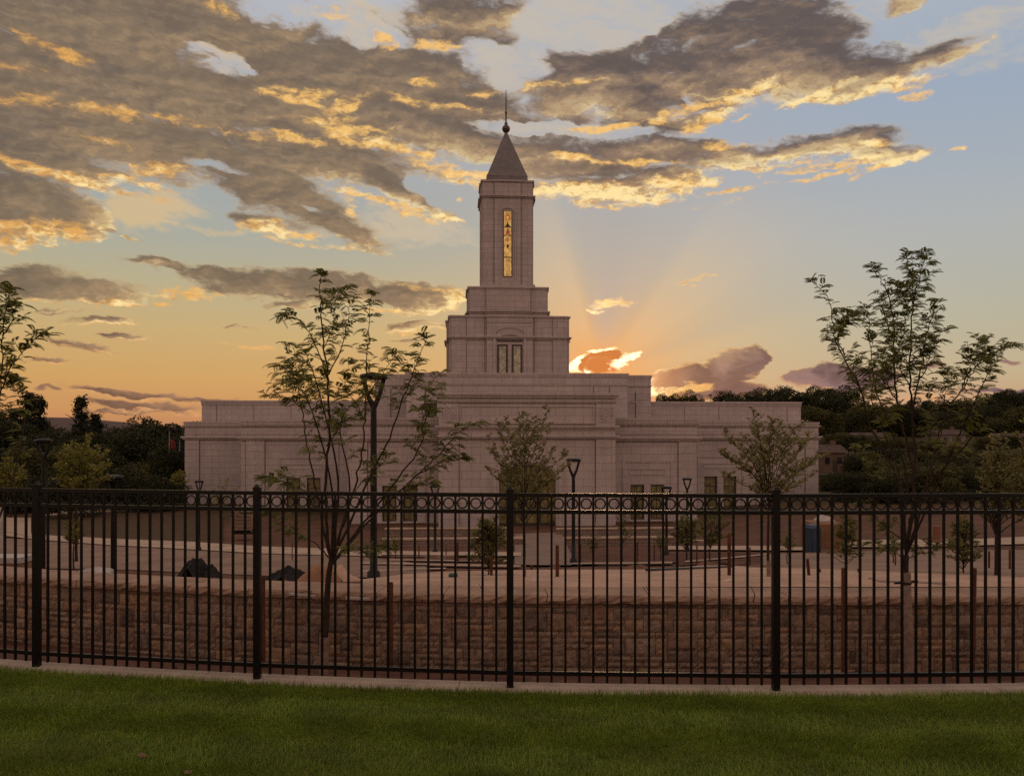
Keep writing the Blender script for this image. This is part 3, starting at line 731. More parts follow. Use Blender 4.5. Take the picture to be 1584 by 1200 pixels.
# far hills on the left and right horizon
def hills(pts, Y, thick):
    V = []
    for px, py in pts:
        t = P3(px, py, Y); V += [(t.x, Y-thick, -40), (t.x, Y, t.z), (t.x, Y+thick, t.z*.8), (t.x, Y+thick*2, -40)]
    n = len(pts)
    Fa = np.array([(i*4+j, (i+1)*4+j, (i+1)*4+j+1, i*4+j+1) for i in range(n-1) for j in range(3)])
    tag(npmesh('hills', np.array(V), Fa, M['hills'], smooth=True), kind='structure')
hills([(-1500,650),(-700,655),(-200,648),(0,650),(60,645),(110,646),(160,653),(200,657),(300,660),(420,664),(600,664),(1100,664),(1500,655),(2400,655)], 4200, 700)

# ================================================================== stone retaining wall
def wall_frame(x):
    e = .02; t = Vector((2*e, Yw(x+e)-Yw(x-e), 0)).normalized()
    return t, Vector((t.y, -t.x, 0))
retaining = thing('stone_wall', 'long curved retaining wall of rough tan ashlar stone behind the iron fence', 'wall', (0, 0, 0))
def ashlar():
    """random ashlar packing on a 10 cm grid: each block its own rough-faced stone"""
    ncol, nrow = 380, 13
    used = np.zeros((ncol, nrow), bool); V, Fs = [], []
    x0g = -17.0; g = .088
    rr = random.Random(5)
    for c in range(ncol):
        for r in range(nrow):
            if used[c, r]: continue
            w_ = rr.choice([1,2,2,3,3,4,5]); h_ = rr.choice([1,2,2,2,3,3])
            h_ = min(h_, nrow-r); w_ = min(w_, ncol-c)
            while h_ > 1 and used[c, r:r+h_].any(): h_ -= 1
            ww = 1
            while ww < w_ and not used[c+ww, r:r+h_].any(): ww += 1
            used[c:c+ww, r:r+h_] = True
            a0, a1 = x0g+c*g+.004, x0g+(c+ww)*g-.004; z0, z1 = r*g+.0035, (r+h_)*g-.0035
            pr = rr.uniform(.016, .032)
            nx_, nz2 = max(2, ww*2), max(2, h_*2); b = len(V)
            for i in range(nx_+1):
                for j in range(nz2+1):
                    X = a0+(a1-a0)*i/nx_; Z = z0+(z1-z0)*j/nz2
                    ed = i in (0, nx_) or j in (0, nz2)
                    t, nn = wall_frame(X)
                    o_ = (pr*.35 if ed else pr)+rr.uniform(-.006, .006)
                    p = Vector((X, Yw(X), CZ-3.60+Z))+nn*o_
                    if ed: p += t*rr.uniform(-.003, .003)+Vector((0, 0, rr.uniform(-.003, .003)))
                    V.append(tuple(p))
            m_ = nz2+1
            for i in range(nx_):
                for j in range(nz2): Fs.append((b+i*m_+j, b+(i+1)*m_+j, b+(i+1)*m_+j+1, b+i*m_+j+1))
            # returns back into the joint
            ring = [b+i*m_ for i in range(nx_+1)]+[b+nx_*m_+j for j in range(1, m_)]+[b+i*m_+nz2 for i in range(nx_-1, -1, -1)]+[b+j for j in range(nz2-1, 0, -1)]
            b2 = len(V)
            for q in ring:
                t, nn = wall_frame(V[q][0]); V.append(tuple(Vector(V[q])-nn*.06))
            for q in range(len(ring)):
                q2 = (q+1) % len(ring); Fs.append((ring[q], b2+q, b2+q2, ring[q2]))
    o_ = npmesh('stone_face', np.array(V), np.array(Fs), M['ashlar'], retaining, smooth=False)
m_, nt, b, c = random_mat('rough_ashlar', [(.20,.136,.100), (.25,.172,.124), (.215,.148,.110), (.29,.182,.115), (.17,.118,.090), (.225,.152,.112), (.22,.132,.088), (.26,.185,.140), (.11,.078,.062)], .9, 9, spec=.08)
M['ashlar'] = m_
bump(nt, b, nt.noise(nt.new('ShaderNodeTexCoord').outputs['Object'], 22, 5, .65), .7, .02)
ashlar()
M['mortar'] = simple('dark_mortar', (.11,.072,.054), (.08,.052,.04), 8, .95)
mbk, mbc = MB(), MB()
wx = np.linspace(-26, 26, 105); rr = random.Random(3)
capn = 0
for i in range(len(wx)-1):
    x0, x1 = wx[i], wx[i+1]
    pr = []
    for x in (x0, x1):
        t, nn = wall_frame(x); p = Vector((x, Yw(x), 0))
        a, b_ = p-nn*.0, p-nn*.45
        pr += [(a.x, a.y, CZ-3.75), (a.x, a.y, CZ-2.50), (b_.x, b_.y, CZ-2.50), (b_.x, b_.y, CZ-3.75)]
    mbk.add(pr, [(0,4,5,1), (1,5,6,2), (2,6,7,3), (0,1,2,3), (7,6,5,4)])
for i in range(0, len(wx)-1, 2):           # capstones with a rough chiselled front edge
    x0, x1 = wx[i]+.006, wx[i+2 if i+2 < len(wx) else -1]-.006
    if x0 >= x1: continue
    ns = 10; V = []
    for q in range(ns+1):
        x = x0+(x1-x0)*q/ns; t, nn = wall_frame(x); p = Vector((x, Yw(x), 0))
        for (o_, z) in ((-CAPW+.1, CAPD+.14), (.02, CAPD+.14), (.085+rr.uniform(-.018, .012), CAPD+.12), (.10+rr.uniform(-.02, .015), CAPD+.075), (.095+rr.uniform(-.02, .01), CAPD+.03), (.075, CAPD+.003), (-CAPW+.1, CAPD)):
            w_ = p+nn*o_; V.append((w_.x, w_.y, CZ-z+(rr.uniform(-.005, .005) if o_ > .03 else 0)))
    mbc.add(V, [(q*7+j, (q+1)*7+j, (q+1)*7+(j+1) % 7, q*7+(j+1) % 7) for q in range(ns) for j in range(7)]+[tuple(range(7)), tuple(ns*7+6-j for j in range(7))])
mbk.build('wall_core', M['mortar'], retaining)
mbc.build('capstone', M['cap'], retaining)

# ================================================================== iron fence
fence = thing('iron_fence', 'black iron picket fence with a row of rings along the top rail', 'fence', (0, 0, 0))
POST_PX = [-239, 57, 398, 789, 1200, 1610]
def fence_x(px):
    x = (px-HX)/F*7.5
    for _ in range(6): x = (px-HX)/F*Yf(x)
    return x
post_x = [fence_x(p) for p in POST_PX]
zt = CZ-.571     # top rail
zb = CZ-2.225    # bottom rail
z2 = zt-.155     # lower of the two top rails
zg = CZ-2.355
def add_post(x):
    mb = MB(); y = Yf(x); s = .032
    mb.box(x-s, x+s, y-s, y+s, zg-.3, zt+.045)
    o = mb.build('fence_post', M['iron'], fence)
    m2 = MB(); m2.box(x-s-.006, x+s+.006, y-s-.006, y+s+.006, zt+.045, zt+.055)
    m2.frustum(x-s+.001, x+s-.001, y-s+.001, y+s-.001, zt+.055, zt+.085, .35); m2.build('post_cap', M['iron'], o)
def add_panel(x0, x1, detailed):
    p0, p1 = Vector((x0, Yf(x0), 0)), Vector((x1, Yf(x1), 0)); d = (p1-p0).normalized(); nrm = Vector((d.y, -d.x, 0))
    L = (p1-p0).length; n = 18
    a, b_ = p0+d*.036, p1-d*.036
    panel = bpy.data.objects.new('fence_panel', None); link(panel, fence)
    up = Vector((0, 0, 1))
    for z in (zt, z2, zb):
        mb = MB(); h = .016
        mb.bar(a+up*z, b_+up*z, .036, .034)
        mb.bar(a+up*(z+.0185), b_+up*(z+.0185), .032, .003)
        mb.build('rail', M['iron'], panel)
    pitch = L/(n+1)
    allp = MB(); allr = MB()
    for i in range(1, n+1):
        q = p0+d*pitch*i
        mb = MB() if detailed else allp
        mb.obox(q+up*((zt-.016+zg+.045)/2), d*.0100, nrm*.0100, up*((zt-.016-zg-.045)/2))
        if detailed: mb.build('picket', M['iron'], panel)
    for i in range(0, n+1):
        q = p0+d*(pitch*(i+.5)); R = (zt-z2-.036)/2-.004
        mb = allr
        mb.torus(q+up*((zt+z2)/2), min(R, pitch/2-.018), .007, d, up, 20, 6)
    if not detailed: tag(allp.build('picket', M['iron'], panel), kind='stuff')
    allr.build('ring_row', M['iron'], panel)
for x in post_x: add_post(x)
for i in range(len(post_x)-1): add_panel(post_x[i], post_x[i+1], True)
for s_ in (-1, 1):
    x = post_x[0] if s_ < 0 else post_x[-1]
    for k in range(2):
        x2 = x+s_*2.2; add_post(x2); add_panel(min(x, x2), max(x, x2), False); x = x2

# ================================================================== temple
TB, TA = -.066, 6.9
Y0 = 80.6
theta = math.atan(-TB)
ZG = CZ-9.35
temple = thing('temple', 'pale granite temple with stepped wings and a tall central spire tower', 'building', (TA+TB*Y0, Y0, ZG), theta)
PITCH = 74.8        # building depth, symmetric about the tower
def tz(py, Y): return CZ-(py-HY)/F*Y-ZG
def group_part(name): 
    o = bpy.data.objects.new(name, None); return link(o, temple)
def tier(name, hw, y0, y1, z0, z1, cornices=(), courses=(), pil=(), panels=(), coping=True, mat='stone', cut=None):
    """one stone mass: body, coping, cornices (z, height, projection), flat pilasters, raised rectangular frames on the front"""
    mb = MB()
    if cut:      # body with an opening (cx, half width, top z) recessed on the front
        holes = sorted(cut)
        x = -hw
        for cx, w_, zb_, zt_ in holes:
            mb.box(x, cx-w_, y0, y0+1.2, z0, z1); 
            mb.box(cx-w_, cx+w_, y0, y0+1.2, zt_, z1)
            if zb_ > z0: mb.box(cx-w_, cx+w_, y0, y0+1.2, z0, zb_)
            x = cx+w_
        mb.box(x, hw, y0, y0+1.2, z0, z1)
        mb.box(-hw, hw, y0+1.2, y1, z0, z1)
    else:
        mb.box(-hw, hw, y0, y1, z0, z1)
    body = mb.build(name, M[mat], temple)
    if coping:
        m2 = MB(); m2.box(-hw-.14, hw+.14, y0-.14, y1+.14, z1-.001, z1+.24); m2.box(-hw-.07, hw+.07, y0-.07, y1+.07, z1-.22, z1-.002); m2.build('coping', M[mat], body)
    for z, h, p in cornices:
        m2 = MB()
        m2.box(-hw-p, hw+p, y0-p, y1+p, z+h*.55, z+h); m2.box(-hw-p*.62, hw+p*.62, y0-p*.62, y1+p*.62, z+h*.22, z+h*.548); m2.box(-hw-p*.3, hw+p*.3, y0-p*.3, y1+p*.3, z, z+h*.218)
        m2.build('cornice', M[mat], body)
    for cx, w_, za, zb_ in pil:
        m2 = MB(); m2.box(cx-w_, cx+w_, y0-.13, y0+.05, za, zb_); m2.box(cx-w_-.05, cx+w_+.05, y0-.18, y0+.04, za, za+.5) if za < .5 else None
        # sunk rosette panel at the head of the pilaster
        m2.box(cx-w_*.62, cx+w_*.62, y0-.165, y0-.131, zb_-1.15, zb_-1.09); m2.build('pilaster', M[mat], body)
    for cx, w_, za, zb_, t_ in panels:
        m2 = MB(); p = .07
        m2.box(cx-w_, cx-w_+t_, y0-p, y0+.02, za, zb_); m2.box(cx+w_-t_, cx+w_, y0-p, y0+.02, za, zb_)
        m2.box(cx-w_+t_, cx+w_-t_, y0-p, y0+.02, zb_-t_, zb_); m2.box(cx-w_+t_, cx+w_-t_, y0-p, y0+.02, za, za+t_)
        m2.build('raised_frame', M[mat], body)
    return body
def window(cx, y0, w_, z0, z1, glass, bars=0, parent=None, cross=()):
    f = MB(); t = .17
    f.box(cx-w_, cx-w_+t, y0+.30, y0+.42, z0, z1); f.box(cx+w_-t, cx+w_, y0+.30, y0+.42, z0, z1)
    f.box(cx-w_+t, cx+w_-t, y0+.30, y0+.42, z1-t, z1); f.box(cx-w_+t, cx+w_-t, y0+.30, y0+.42, z0, z0+t)
    for k in range(bars):
        x = cx-w_+2*w_*(k+1)/(bars+1); f.box(x-.03, x+.03, y0+.305, y0+.415, z0+t, z1-t)
    for z in cross: f.box(cx-w_+t, cx+w_-t, y0+.305, y0+.415, z-.04, z+.04)
    fo = f.build('window', M['frame'], parent or temple)
    g = MB(); g.box(cx-w_+t*.5, cx+w_-t*.5, y0+.34, y0+.38, z0+t*.5, z1-t*.5); g.build('pane', M[glass], fo) if parent is None else None
    return fo, (cx-w_+t*.5, cx+w_-t*.5, y0+.34, y0+.38, z0+t*.5, z1-t*.5)
WT, UT = 10.75, 13.7
zc = tz(684, 98)         # string course under the lower parapet
# low end wings, stepping forward to the centre
B_end = 43.4
cor = lambda top: [(8.55, .5, .42), (top-.55, .34, .22), (9.25, .14, .12)]
tier('end_wing', B_end, 28.4, PITCH-28.4, 0, WT, cornices=cor(WT), pil=[(s*42.4, .9, 0, 8.5) for s in (-1, 1)])
tier('side_wing', 33.1, 17.4, PITCH-17.4, 0, WT+.03, cornices=cor(WT), pil=[(s*31.4, 1.1, 0, 8.5) for s in (-1, 1)]+[(s*20.6, .8, 0, 8.5) for s in (-1, 1)],
     panels=[(s*25.7, 2.9, 0.05, 6.6, .22) for s in (-1, 1)]+[(s*25.7, 2.2, 5.1, 5.75, .12) for s in (-1, 1)],
     cut=[(s*25.7+q*1.22, .82, .15, 4.05) for s in (-1, 1) for q in (-1, 1)])
tier('front_wing', 18.5, 3.4, PITCH-3.4, 0, WT+.06, cornices=cor(WT), pil=[(s*17.4, .95, 0, 8.5) for s in (-1, 1)],
     panels=[(s*13.1, 2.7, 0.05, 6.5, .2) for s in (-1, 1)]+[(s*13.1, 1.95, 5.0, 5.65, .12) for s in (-1, 1)],
     cut=[(s*13.1+q*1.08, .74, .15, 3.95) for s in (-1, 1) for q in (-1, 1)])
for s in (-1, 1):
    for q in (-1, 1):
        window(s*25.7+q*1.22, 17.4, .82, .15, 4.05, 'glass_olive', 1, cross=(1.4, 2.8))
        window(s*13.1+q*1.08, 3.4, .74, .15, 3.95, 'glass_olive', 1, cross=(1.4, 2.7))
tier('upper_wing', 42.0, 31.0, PITCH-31, WT-.5, UT, cornices=[(UT-.45, .2, .1)])
# portico with the arched doorway
PZ = 13.1
def portico():
    hw, y0 = 8.96, 0.0
    mb = MB(); aw, asp, at = 2.9, 5.05, 6.3
    N = 14
    arc = [(aw*math.cos(math.pi*k/N), asp+(at-asp)*math.sin(math.pi*k/N)) for k in range(N+1)]
    # wall above the arch: right to left polygons between arc and top
    for k in range(N):
        (xa, za), (xb, zb_) = arc[k], arc[k+1]
        mb.add([(xa, y0, za), (xb, y0, zb_), (xb, y0, PZ), (xa, y0, PZ), (xa, y0+1.1, za), (xb, y0+1.1, zb_)], [(1, 0, 3, 2), (0, 1, 5, 4)])
    mb.box(-hw, -aw, y0, y0+1.1, 0, PZ); mb.box(aw, hw, y0, y0+1.1, 0, PZ)
    mb.box(-hw, hw, y0+1.1, 4.0, 0, PZ)
    body = mb.build('portico', M['stone'], temple)
    for dx_, p, wd in ((.42, .10, .34), (1.0, .07, .12)):
        m2 = MB(); A, Bt = aw+dx_, at+dx_*.8
        for k in range(N):
            t0, t1 = math.pi*k/N, math.pi*(k+1)/N
            def pt(t, e): return ((A+e)*math.cos(t), asp+(Bt+e-asp)*math.sin(t))
            q = [pt(t0, -wd/2), pt(t0, wd/2), pt(t1, wd/2), pt(t1, -wd/2)]
            m2.add([(x, y0-p, z) for x, z in q]+[(x, y0+.02, z) for x, z in q], [(0,1,2,3), (0,4,5,1), (1,5,6,2), (2,6,7,3), (3,7,4,0)])
        for s in (-1, 1): m2.box(s*(A-wd/2), s*(A+wd/2), y0-p, y0+.02, .0, asp)
        m2.build('arch_moulding', M['stone'], body)
    for z, h, p in ((PZ-.1, .5, .42), (PZ-.62, .3, .22), (9.85, .36, .38), (8.85, .38, .44)):
        m2 = MB(); m2.box(-hw-p, hw+p, y0-p, 3.4, z+h*.5, z+h); m2.box(-hw-p*.55, hw+p*.55, y0-p*.55, 3.39, z, z+h*.498); m2.build('cornice', M['stone'], body)
    for s in (-1, 1):
        m2 = MB(); m2.box(s*hw, s*(hw-2.0), y0-.16, y0+.05, 0, 8.8); m2.box(s*(hw-.03), s*(hw-1.97), y0-.14, y0+.05, 10.22, 12.4)
        m2.box(s*(hw-.45), s*(hw-1.55), y0-.2, y0-.159, 7.9, 8.05)
        m2.build('pilaster', M['stone'], body)
        m3 = MB(); c = (s*(hw-1.0), y0-.15, 11.3)      # rosette in a square sunk frame
        m3.torus(c, .52, .055, (1, 0, 0), (0, 0, 1), 18, 5); m3.torus(c, .26, .05, (1, 0, 0), (0, 0, 1), 14, 5)
        for a, b_ in ((-.72, -.64), (.64, .72)):
            m3.box(c[0]+a, c[0]+b_, y0-.19, y0-.13, 10.58, 12.02); m3.box(c[0]-.64, c[0]+.64, y0-.19, y0-.13, 11.3+a, 11.3+b_)
        m3.build('rosette', M['stone'], body)
    m2 = MB()
    for a, b_ in ((-6.8, 6.8),):
        m2.box(a, b_, y0-.07, y0+.02, 12.1, 12.22); m2.box(a, b_, y0-.07, y0+.02, 10.4, 10.52); m2.box(a, a+.12, y0-.07, y0+.02, 10.52, 12.1); m2.box(b_-.12, b_, y0-.07, y0+.02, 10.52, 12.1)
    m2.build('frieze_frame', M['stone'], body)
    # glazing in the arch: three tall lights between stone-coloured mullions, with an arched head
    fr = MB()
    for x in (-1.28, 1.28): fr.box(x-.12, x+.12, y0+.50, y0+.80, 0.3, at-.12)
    for z in (4.55,): fr.box(-aw, aw, y0+.52, y0+.78, z-.1, z+.1)
    fr.box(-aw, aw, y0+.45, y0+.85, 0, .3)
    for x in (-2.1, 0, 2.1): fr.box(x-.03, x+.03, y0+.6, y0+.7, .3, at-.3)
    fo = fr.build('entrance_glazing', M['frame'], body)
    g = MB(); pts = [(aw-.01, .02)]+[(x*.998, z-.005) for x, z in arc]+[(-aw+.01, .02)]
    g.prism(pts, y0+.63, y0+.66); g.build('pane', M['glass_olive'], fo)
portico()
# the two big blocks behind the portico
blkA = tier('front_block', 13.1, 13.4, PITCH-13.4, WT-1, 16.3, cornices=[(15.0, .22, .12), (13.1, .25, .12)], pil=[(s*12.0, 1.05, WT, 14.6) for s in (-1, 1)], cut=[(s*10.3, .78, 11.35, 12.95) for s in (-1, 1)])
for s in (-1, 1): window(s*10.3, 13.4, .78, 11.35, 12.95, 'glass_green', 0)
blkB = tier('rear_block', 17.4, 19.5, PITCH-19.5, WT-1, 16.55, cornices=[(15.3, .2, .12), (13.2, .22, .12)], pil=[(s*16.4, .95, WT, 14.8) for s in (-1, 1)])
# tower tiers: square, stepping in; central bay stands proud on every side
def tower_tier(name, steps, z0, z1, cor_z, cy_=37.4):
    mb = MB(); m2 = MB(); m3 = MB()
    e = 0
    for (hw, dep) in steps:                       # hw = half width of this bay, dep = half depth from the tower axis
        e += .003
        mb.box(-hw, hw, cy_-dep, cy_+dep, z0, z1+e)
        if abs(hw-dep) > .01: mb.box(-dep, dep, cy_-hw, cy_+hw, z0, z1+e+.0015)
        for (m_, za, zb_, p) in ((m2, z1+e+.002, z1+.24+e, .13), (m3, cor_z, cor_z+.17+e, .11), (m3, cor_z+.20+e, cor_z+.36+e, .24)):
            p *= 1.35; m_.box(-hw-p, hw+p, cy_-dep-p, cy_+dep+p, za, zb_)
            if abs(hw-dep) > .01: m_.box(-dep-p+.001, dep+p-.001, cy_-hw-p+.001, cy_+hw+p-.001, za+.0007, zb_+.0007)
    body = mb.build(name, M['stone'], temple)
    m2.build('coping', M['stone'], body); m3.build('cornice', M['stone'], body)
    return body
t3z0, t3z1 = 15.0, tz(488, 109.4)-.24
t3 = tower_tier('lower_tower_stage', [(8.3, 8.0), (6.0, 8.35), (3.3, 8.75)], t3z0, t3z1, tz(524, 109))
t2z1 = tz(443, 112)-.24
t2 = tower_tier('middle_tower_stage', [(5.6, 5.45), (3.25, 5.8)], t3z1, t2z1, tz(484, 111.6))
shz1 = tz(279, 114.2)-.24
sh = tower_tier('tower_shaft', [(3.7, 3.55), (2.0, 3.85)], t2z1, shz1, tz(306, 114))
mb = MB(); mb.box(-3.95, 3.95, 37.4-3.95, 37.4+3.95, t2z1+.25, t2z1+.9); mb.build('plinth', M['stone'], sh)
# windows of the tower, on the front and the two flanks in view
yf3 = 37.4-8.75
for x in (-1.0, 1.0):
    z0, z1 = 16.9, tz(532, 108.6)
    fr = MB(); fr.box(x-.74, x+.74, yf3-.06, yf3-.01, z0, z1); fo = fr.build('window', M['frame'], t3)
    g = MB(); g.box(x-.46, x+.46, yf3-.085, yf3-.062, z0+.25, z1-.25); g.build('pane', M['glass_pale'], fo)
zz1, zz0 = tz(517, 108.6), tz(528, 108.6)
arc = [(-1.74, zz0)]+[(-1.74*math.cos(math.pi*k/10), zz0+.45+(zz1-zz0-.45)*math.sin(math.pi*k/10)) for k in range(11)]+[(1.74, zz0)]
fr = MB(); fr.prism(arc, yf3-.06, yf3-.01); fo = fr.build('window', M['frame'], t3)
g = MB(); g.prism([(x*.84, zz0+.16+(z-zz0)*.70) for x, z in arc], yf3-.085, yf3-.062); g.build('pane', M['glass_green'], fo)
mb = MB()
mb.box(-2.25, -1.95, yf3-.13, yf3+.02, 16.9, zz1+.1); mb.box(1.95, 2.25, yf3-.13, yf3+.02, 16.9, zz1+.1)
for k in range(10):
    t0, t1 = math.pi*k/10, math.pi*(k+1)/10
    q = [(-r*math.cos(t), zz1+.1+(1.2 if r > 2 else .85)*math.sin(t)) for r, t in ((1.95, t0), (2.25, t0), (2.25, t1), (1.95, t1))]
    mb.add([(x, yf3-.13, z) for x, z in q]+[(x, yf3+.02, z) for x, z in q], [(0,1,2,3), (0,4,5,1), (1,5,6,2), (2,6,7,3), (3,7,4,0)])
mb.build('window_surround', M['stone'], t3)
yfs = 37.4-3.85
def tall_window():
    z1, z0 = tz(325, 113.5), tz(427, 113.5); w_ = .66
    fr = MB(); fr.box(-w_, w_, yfs-.10, yfs-.01, z0, z1)
    fo = fr.build('tall_window', M['frame'], sh)
    zs = [z0, tz(397, 113.5), tz(363, 113.5), z1]
    for a, b_ in zip(zs[:-1], zs[1:]):
        g = MB(); g.box(-w_+.13, w_-.13, yfs-.13, yfs-.101, a+.07, b_-.07); g.build('pane', M['glass_gold'], fo)
    z = tz(335, 113.5); g = MB(); g.torus((0, yfs-.14, z), .30, .085, (1,0,0), (0,0,1), 16, 5)
    for k in range(12):
        a = k*math.pi/6; g.bar((math.cos(a)*.36, yfs-.14, z+math.sin(a)*.36), (math.cos(a)*.52, yfs-.14, z+math.sin(a)*.52), .05, .03)
    g.build('sunburst', M['glass_amber'], fo)
    def poly(name, pts, mat): g = MB(); g.prism(pts, yfs-.165, yfs-.131); g.build(name, M[mat], fo)
    z = tz(347, 113.5); poly('motif', [(-.48, z-.35), (.48, z-.35), (.12, z+.15), (0, z+.5), (-.12, z+.15)], 'frame')
    z = tz(357, 113.5); poly('motif', [(-.34, z-.4), (.34, z-.4), (0, z+.55)], 'glass_red')
    z = tz(370, 113.5); poly('motif', [(0, z-.42), (.2, z), (0, z+.42), (-.2, z)], 'glass_amber')
    z = tz(380, 113.5); poly('motif', [(0, z-.38), (.2, z), (0, z+.38), (-.2, z)], 'frame')
    z = tz(412, 113.5)
    g = MB()
    for x in (-.2, 0, .2): g.box(x-.015, x+.015, yfs-.15, yfs-.131, z0+.1, z+1.2)
    g.build('leading', M['frame'], fo)
    mb = MB()
    for s in (-1, 1): mb.box(s*1.0, s*1.22, yfs-.12, yfs+.02, z0-.3, z1-.2)
    for k in range(10):
        t0, t1 = math.pi*k/10, math.pi*(k+1)/10
        q = [(-r*math.cos(t), z1-.2+(.85 if r > 1.1 else .62)*math.sin(t)) for r, t in ((1.0, t0), (1.22, t0), (1.22, t1), (1.0, t1))]
        mb.add([(x, yfs-.12, z) for x, z in q]+[(x, yfs+.02, z) for x, z in q], [(0,1,2,3), (0,4,5,1), (1,5,6,2), (2,6,7,3), (3,7,4,0)])
    mb.build('window_surround', M['stone'], sh)
tall_window()
M['joint_shade'] = simple('dark_joint_shade', (.085,.065,.058), (.06,.046,.042), 3, .9)  # shade at bay edges and cornices painted as dark strips; upper-wing joints share it
def joint_shade_lines(parent, xs_, y, z0, z1, hz=()):
    for x in xs_: mb = MB(); mb.box(x-.035, x+.035, y-.004, y+.05, z0, z1); mb.build('joint_shade_line', M['joint_shade'], parent)
    for xa, xb, z, yy in hz: mb = MB(); mb.box(xa, xb, yy-.004, yy+.05, z-.035, z+.035); mb.build('joint_shade_line', M['joint_shade'], parent)
joint_shade_lines(sh, (-1.93, 1.93), 37.4-3.85, t2z1+.9, shz1-.1, [(-1.9, 1.9, tz(306, 114)-.05, 37.4-3.85), (-3.6, -2.05, tz(306, 114)-.05, 37.4-3.55), (2.05, 3.6, tz(306, 114)-.05, 37.4-3.55), (-1.9, 1.9, shz1-.1, 37.4-3.85)])
joint_shade_lines(sh, (-2.08, 2.08), 37.4-3.55, t2z1+.9, shz1-.1)
joint_shade_lines(t2, (-3.15, 3.15), 37.4-5.8, t3z1+.3, t2z1-.1, [(-3.1, 3.1, t3z1+1.35, 37.4-5.8)])
joint_shade_lines(t2, (-3.33, 3.33), 37.4-5.45, t3z1+.3, t2z1-.1)
joint_shade_lines(t3, (-3.2, 3.2), 37.4-8.75, 16.4, t3z1-.1, [(-3.1, 3.1, tz(499, 109), 37.4-8.75), (-3.1, 3.1, tz(526, 109), 37.4-8.75)])
joint_shade_lines(t3, (-5.9, -3.4, 3.4, 5.9), 37.4-8.35, 16.4, t3z1-.1, [(-5.9, -3.4, tz(526, 109), 37.4-8.35), (3.4, 5.9, tz(526, 109), 37.4-8.35)])
joint_shade_lines(t3, (-6.12, 6.12), 37.4-8.0, 16.4, t3z1-.1)
joint_shade_lines(temple, (-6.92, 6.92), 0.0, .3, 8.8, [(-8.9, 8.9, 8.78, 0.0), (-8.9, 8.9, 10.26, 0.0), (-8.9, 8.9, 12.42, 0.0)])
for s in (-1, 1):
    joint_shade_lines(temple, (s*16.4,), 3.4, .3, 8.5, [(min(s*9, s*18.4), max(s*9, s*18.4), 8.5, 3.4), (min(s*9, s*18.4), max(s*9, s*18.4), WT-.62, 3.4)])
    joint_shade_lines(temple, (s*30.25, s*32.55, s*21.45, s*19.75), 17.4, .3, 8.5, [(min(s*18.7, s*33), max(s*18.7, s*33), 8.5, 17.4), (min(s*18.7, s*33), max(s*18.7, s*33), WT-.62, 17.4)])
    joint_shade_lines(temple, (s*41.45, s*33.3), 28.4, .3, 8.5, [(min(s*33.3, s*43.3), max(s*33.3, s*43.3), 8.5, 28.4)])
    joint_shade_lines(blkA, (s*10.9, s*9.0), 13.4, 13.4, 15.0, [(min(s*9, s*13), max(s*9, s*13), 13.05, 13.4)])
    joint_shade_lines(blkB, (s*15.4,), 19.5, WT, 14.8)
    joint_shade_lines(temple, tuple(s*q for q in (20, 25, 30, 35, 40)), 31.0, WT-.3, UT-.3)
# pyramid roof, orb and needle
cy_ = 37.4; sz = shz1+.26; top = tz(206, 118)
mb = MB(); mb.box(-2.95, 2.95, cy_-2.95, cy_+2.95, sz, sz+.85)
mb.frustum(-2.98, 2.98, cy_-2.98, cy_+2.98, sz+.852, sz+1.3, .93)
mb.frustum(-2.77, 2.77, cy_-2.77, cy_+2.77, sz+1.302, top, .055)
sp = mb.build('spire_roof', M['slate'], temple)
oz = tz(200, 118)
mb = MB(); mb.lathe([(.22, -1.0), (.34, -.9), (.15, -.75), (.15, -.6), (.35, -.52), (.56, -.2), (.60, 0), (.55, .24), (.36, .46), (.2, .56), (.26, .72), (.22, .9), (.12, 1.0), (.115, 2.2), (.19, 2.3), (.17, 2.5), (.10, 2.6), (.075, 4.6), (.035, tz(139, 118)-oz)], (0, cy_, oz), 16)
mb.build('finial', M['gold'], temple)
# small service boxes on the roof ledge in front of the tower
for x in (-6.3, -4.9):
    mb = MB(); mb.box(x-.25, x+.25, 19.9, 20.4, 16.8, 17.1); mb.build('roof_vent', M['frame'], temple)

# ================================================================== terraces and planter walls in front of the temple
def low_wall(label, pxa, pxb, py_top, py_base, Y, cap='kerb', face='terrace'):
    a = P3(pxa, py_top, Y); b_ = P3(pxb, py_top, Y+(pxb-pxa)/F*Y*math.tan(theta)); zb_ = CZ-(py_base-HY)/F*Y
    t = thing('terrace_wall', label, 'wall', (a.x, a.y, zb_-.3))
    d = (b_-a); L = d.length; ang_ = math.atan2(d.y, d.x); t.rotation_euler = (0, 0, ang_)
    H = a.z-zb_+.3
    mb = MB(); mb.box(0, L, 0, .4, 0, H-.12); mb.build('blockwork', M[face], t)
    mb = MB(); mb.box(-.05, L+.05, -.06, .46, H-.119, H); mb.build('wall_cap', M[cap], t)
m_, nt, b, out = material('split_block')
co = nt.new('ShaderNodeTexCoord').outputs['Object']; x_, y_, z_ = nt.sep(co)
br = nt.new('ShaderNodeTexBrick'); nt.put(br.inputs['Vector'], nt.xyz(x_, z_, 0)); br.inputs['Scale'].default_value = 1
br.inputs['Brick Width'].default_value = .55; br.inputs['Row Height'].default_value = .25; br.inputs['Mortar Size'].default_value = .018
br.inputs['Color1'].default_value = (.24,.175,.15,1); br.inputs['Color2'].default_value = (.18,.13,.11,1); br.inputs['Mortar'].default_value = (.09,.06,.05,1)
nt.put(b.inputs['Base Color'], br.outputs[0]); b.inputs['Roughness'].default_value = .9; b.inputs['Specular IOR Level'].default_value = .1; M['terrace'] = m_
low_wall('low pale block wall with light cap left of the ramp, nearest the plaza', 592, 812, 833, 857, 55)
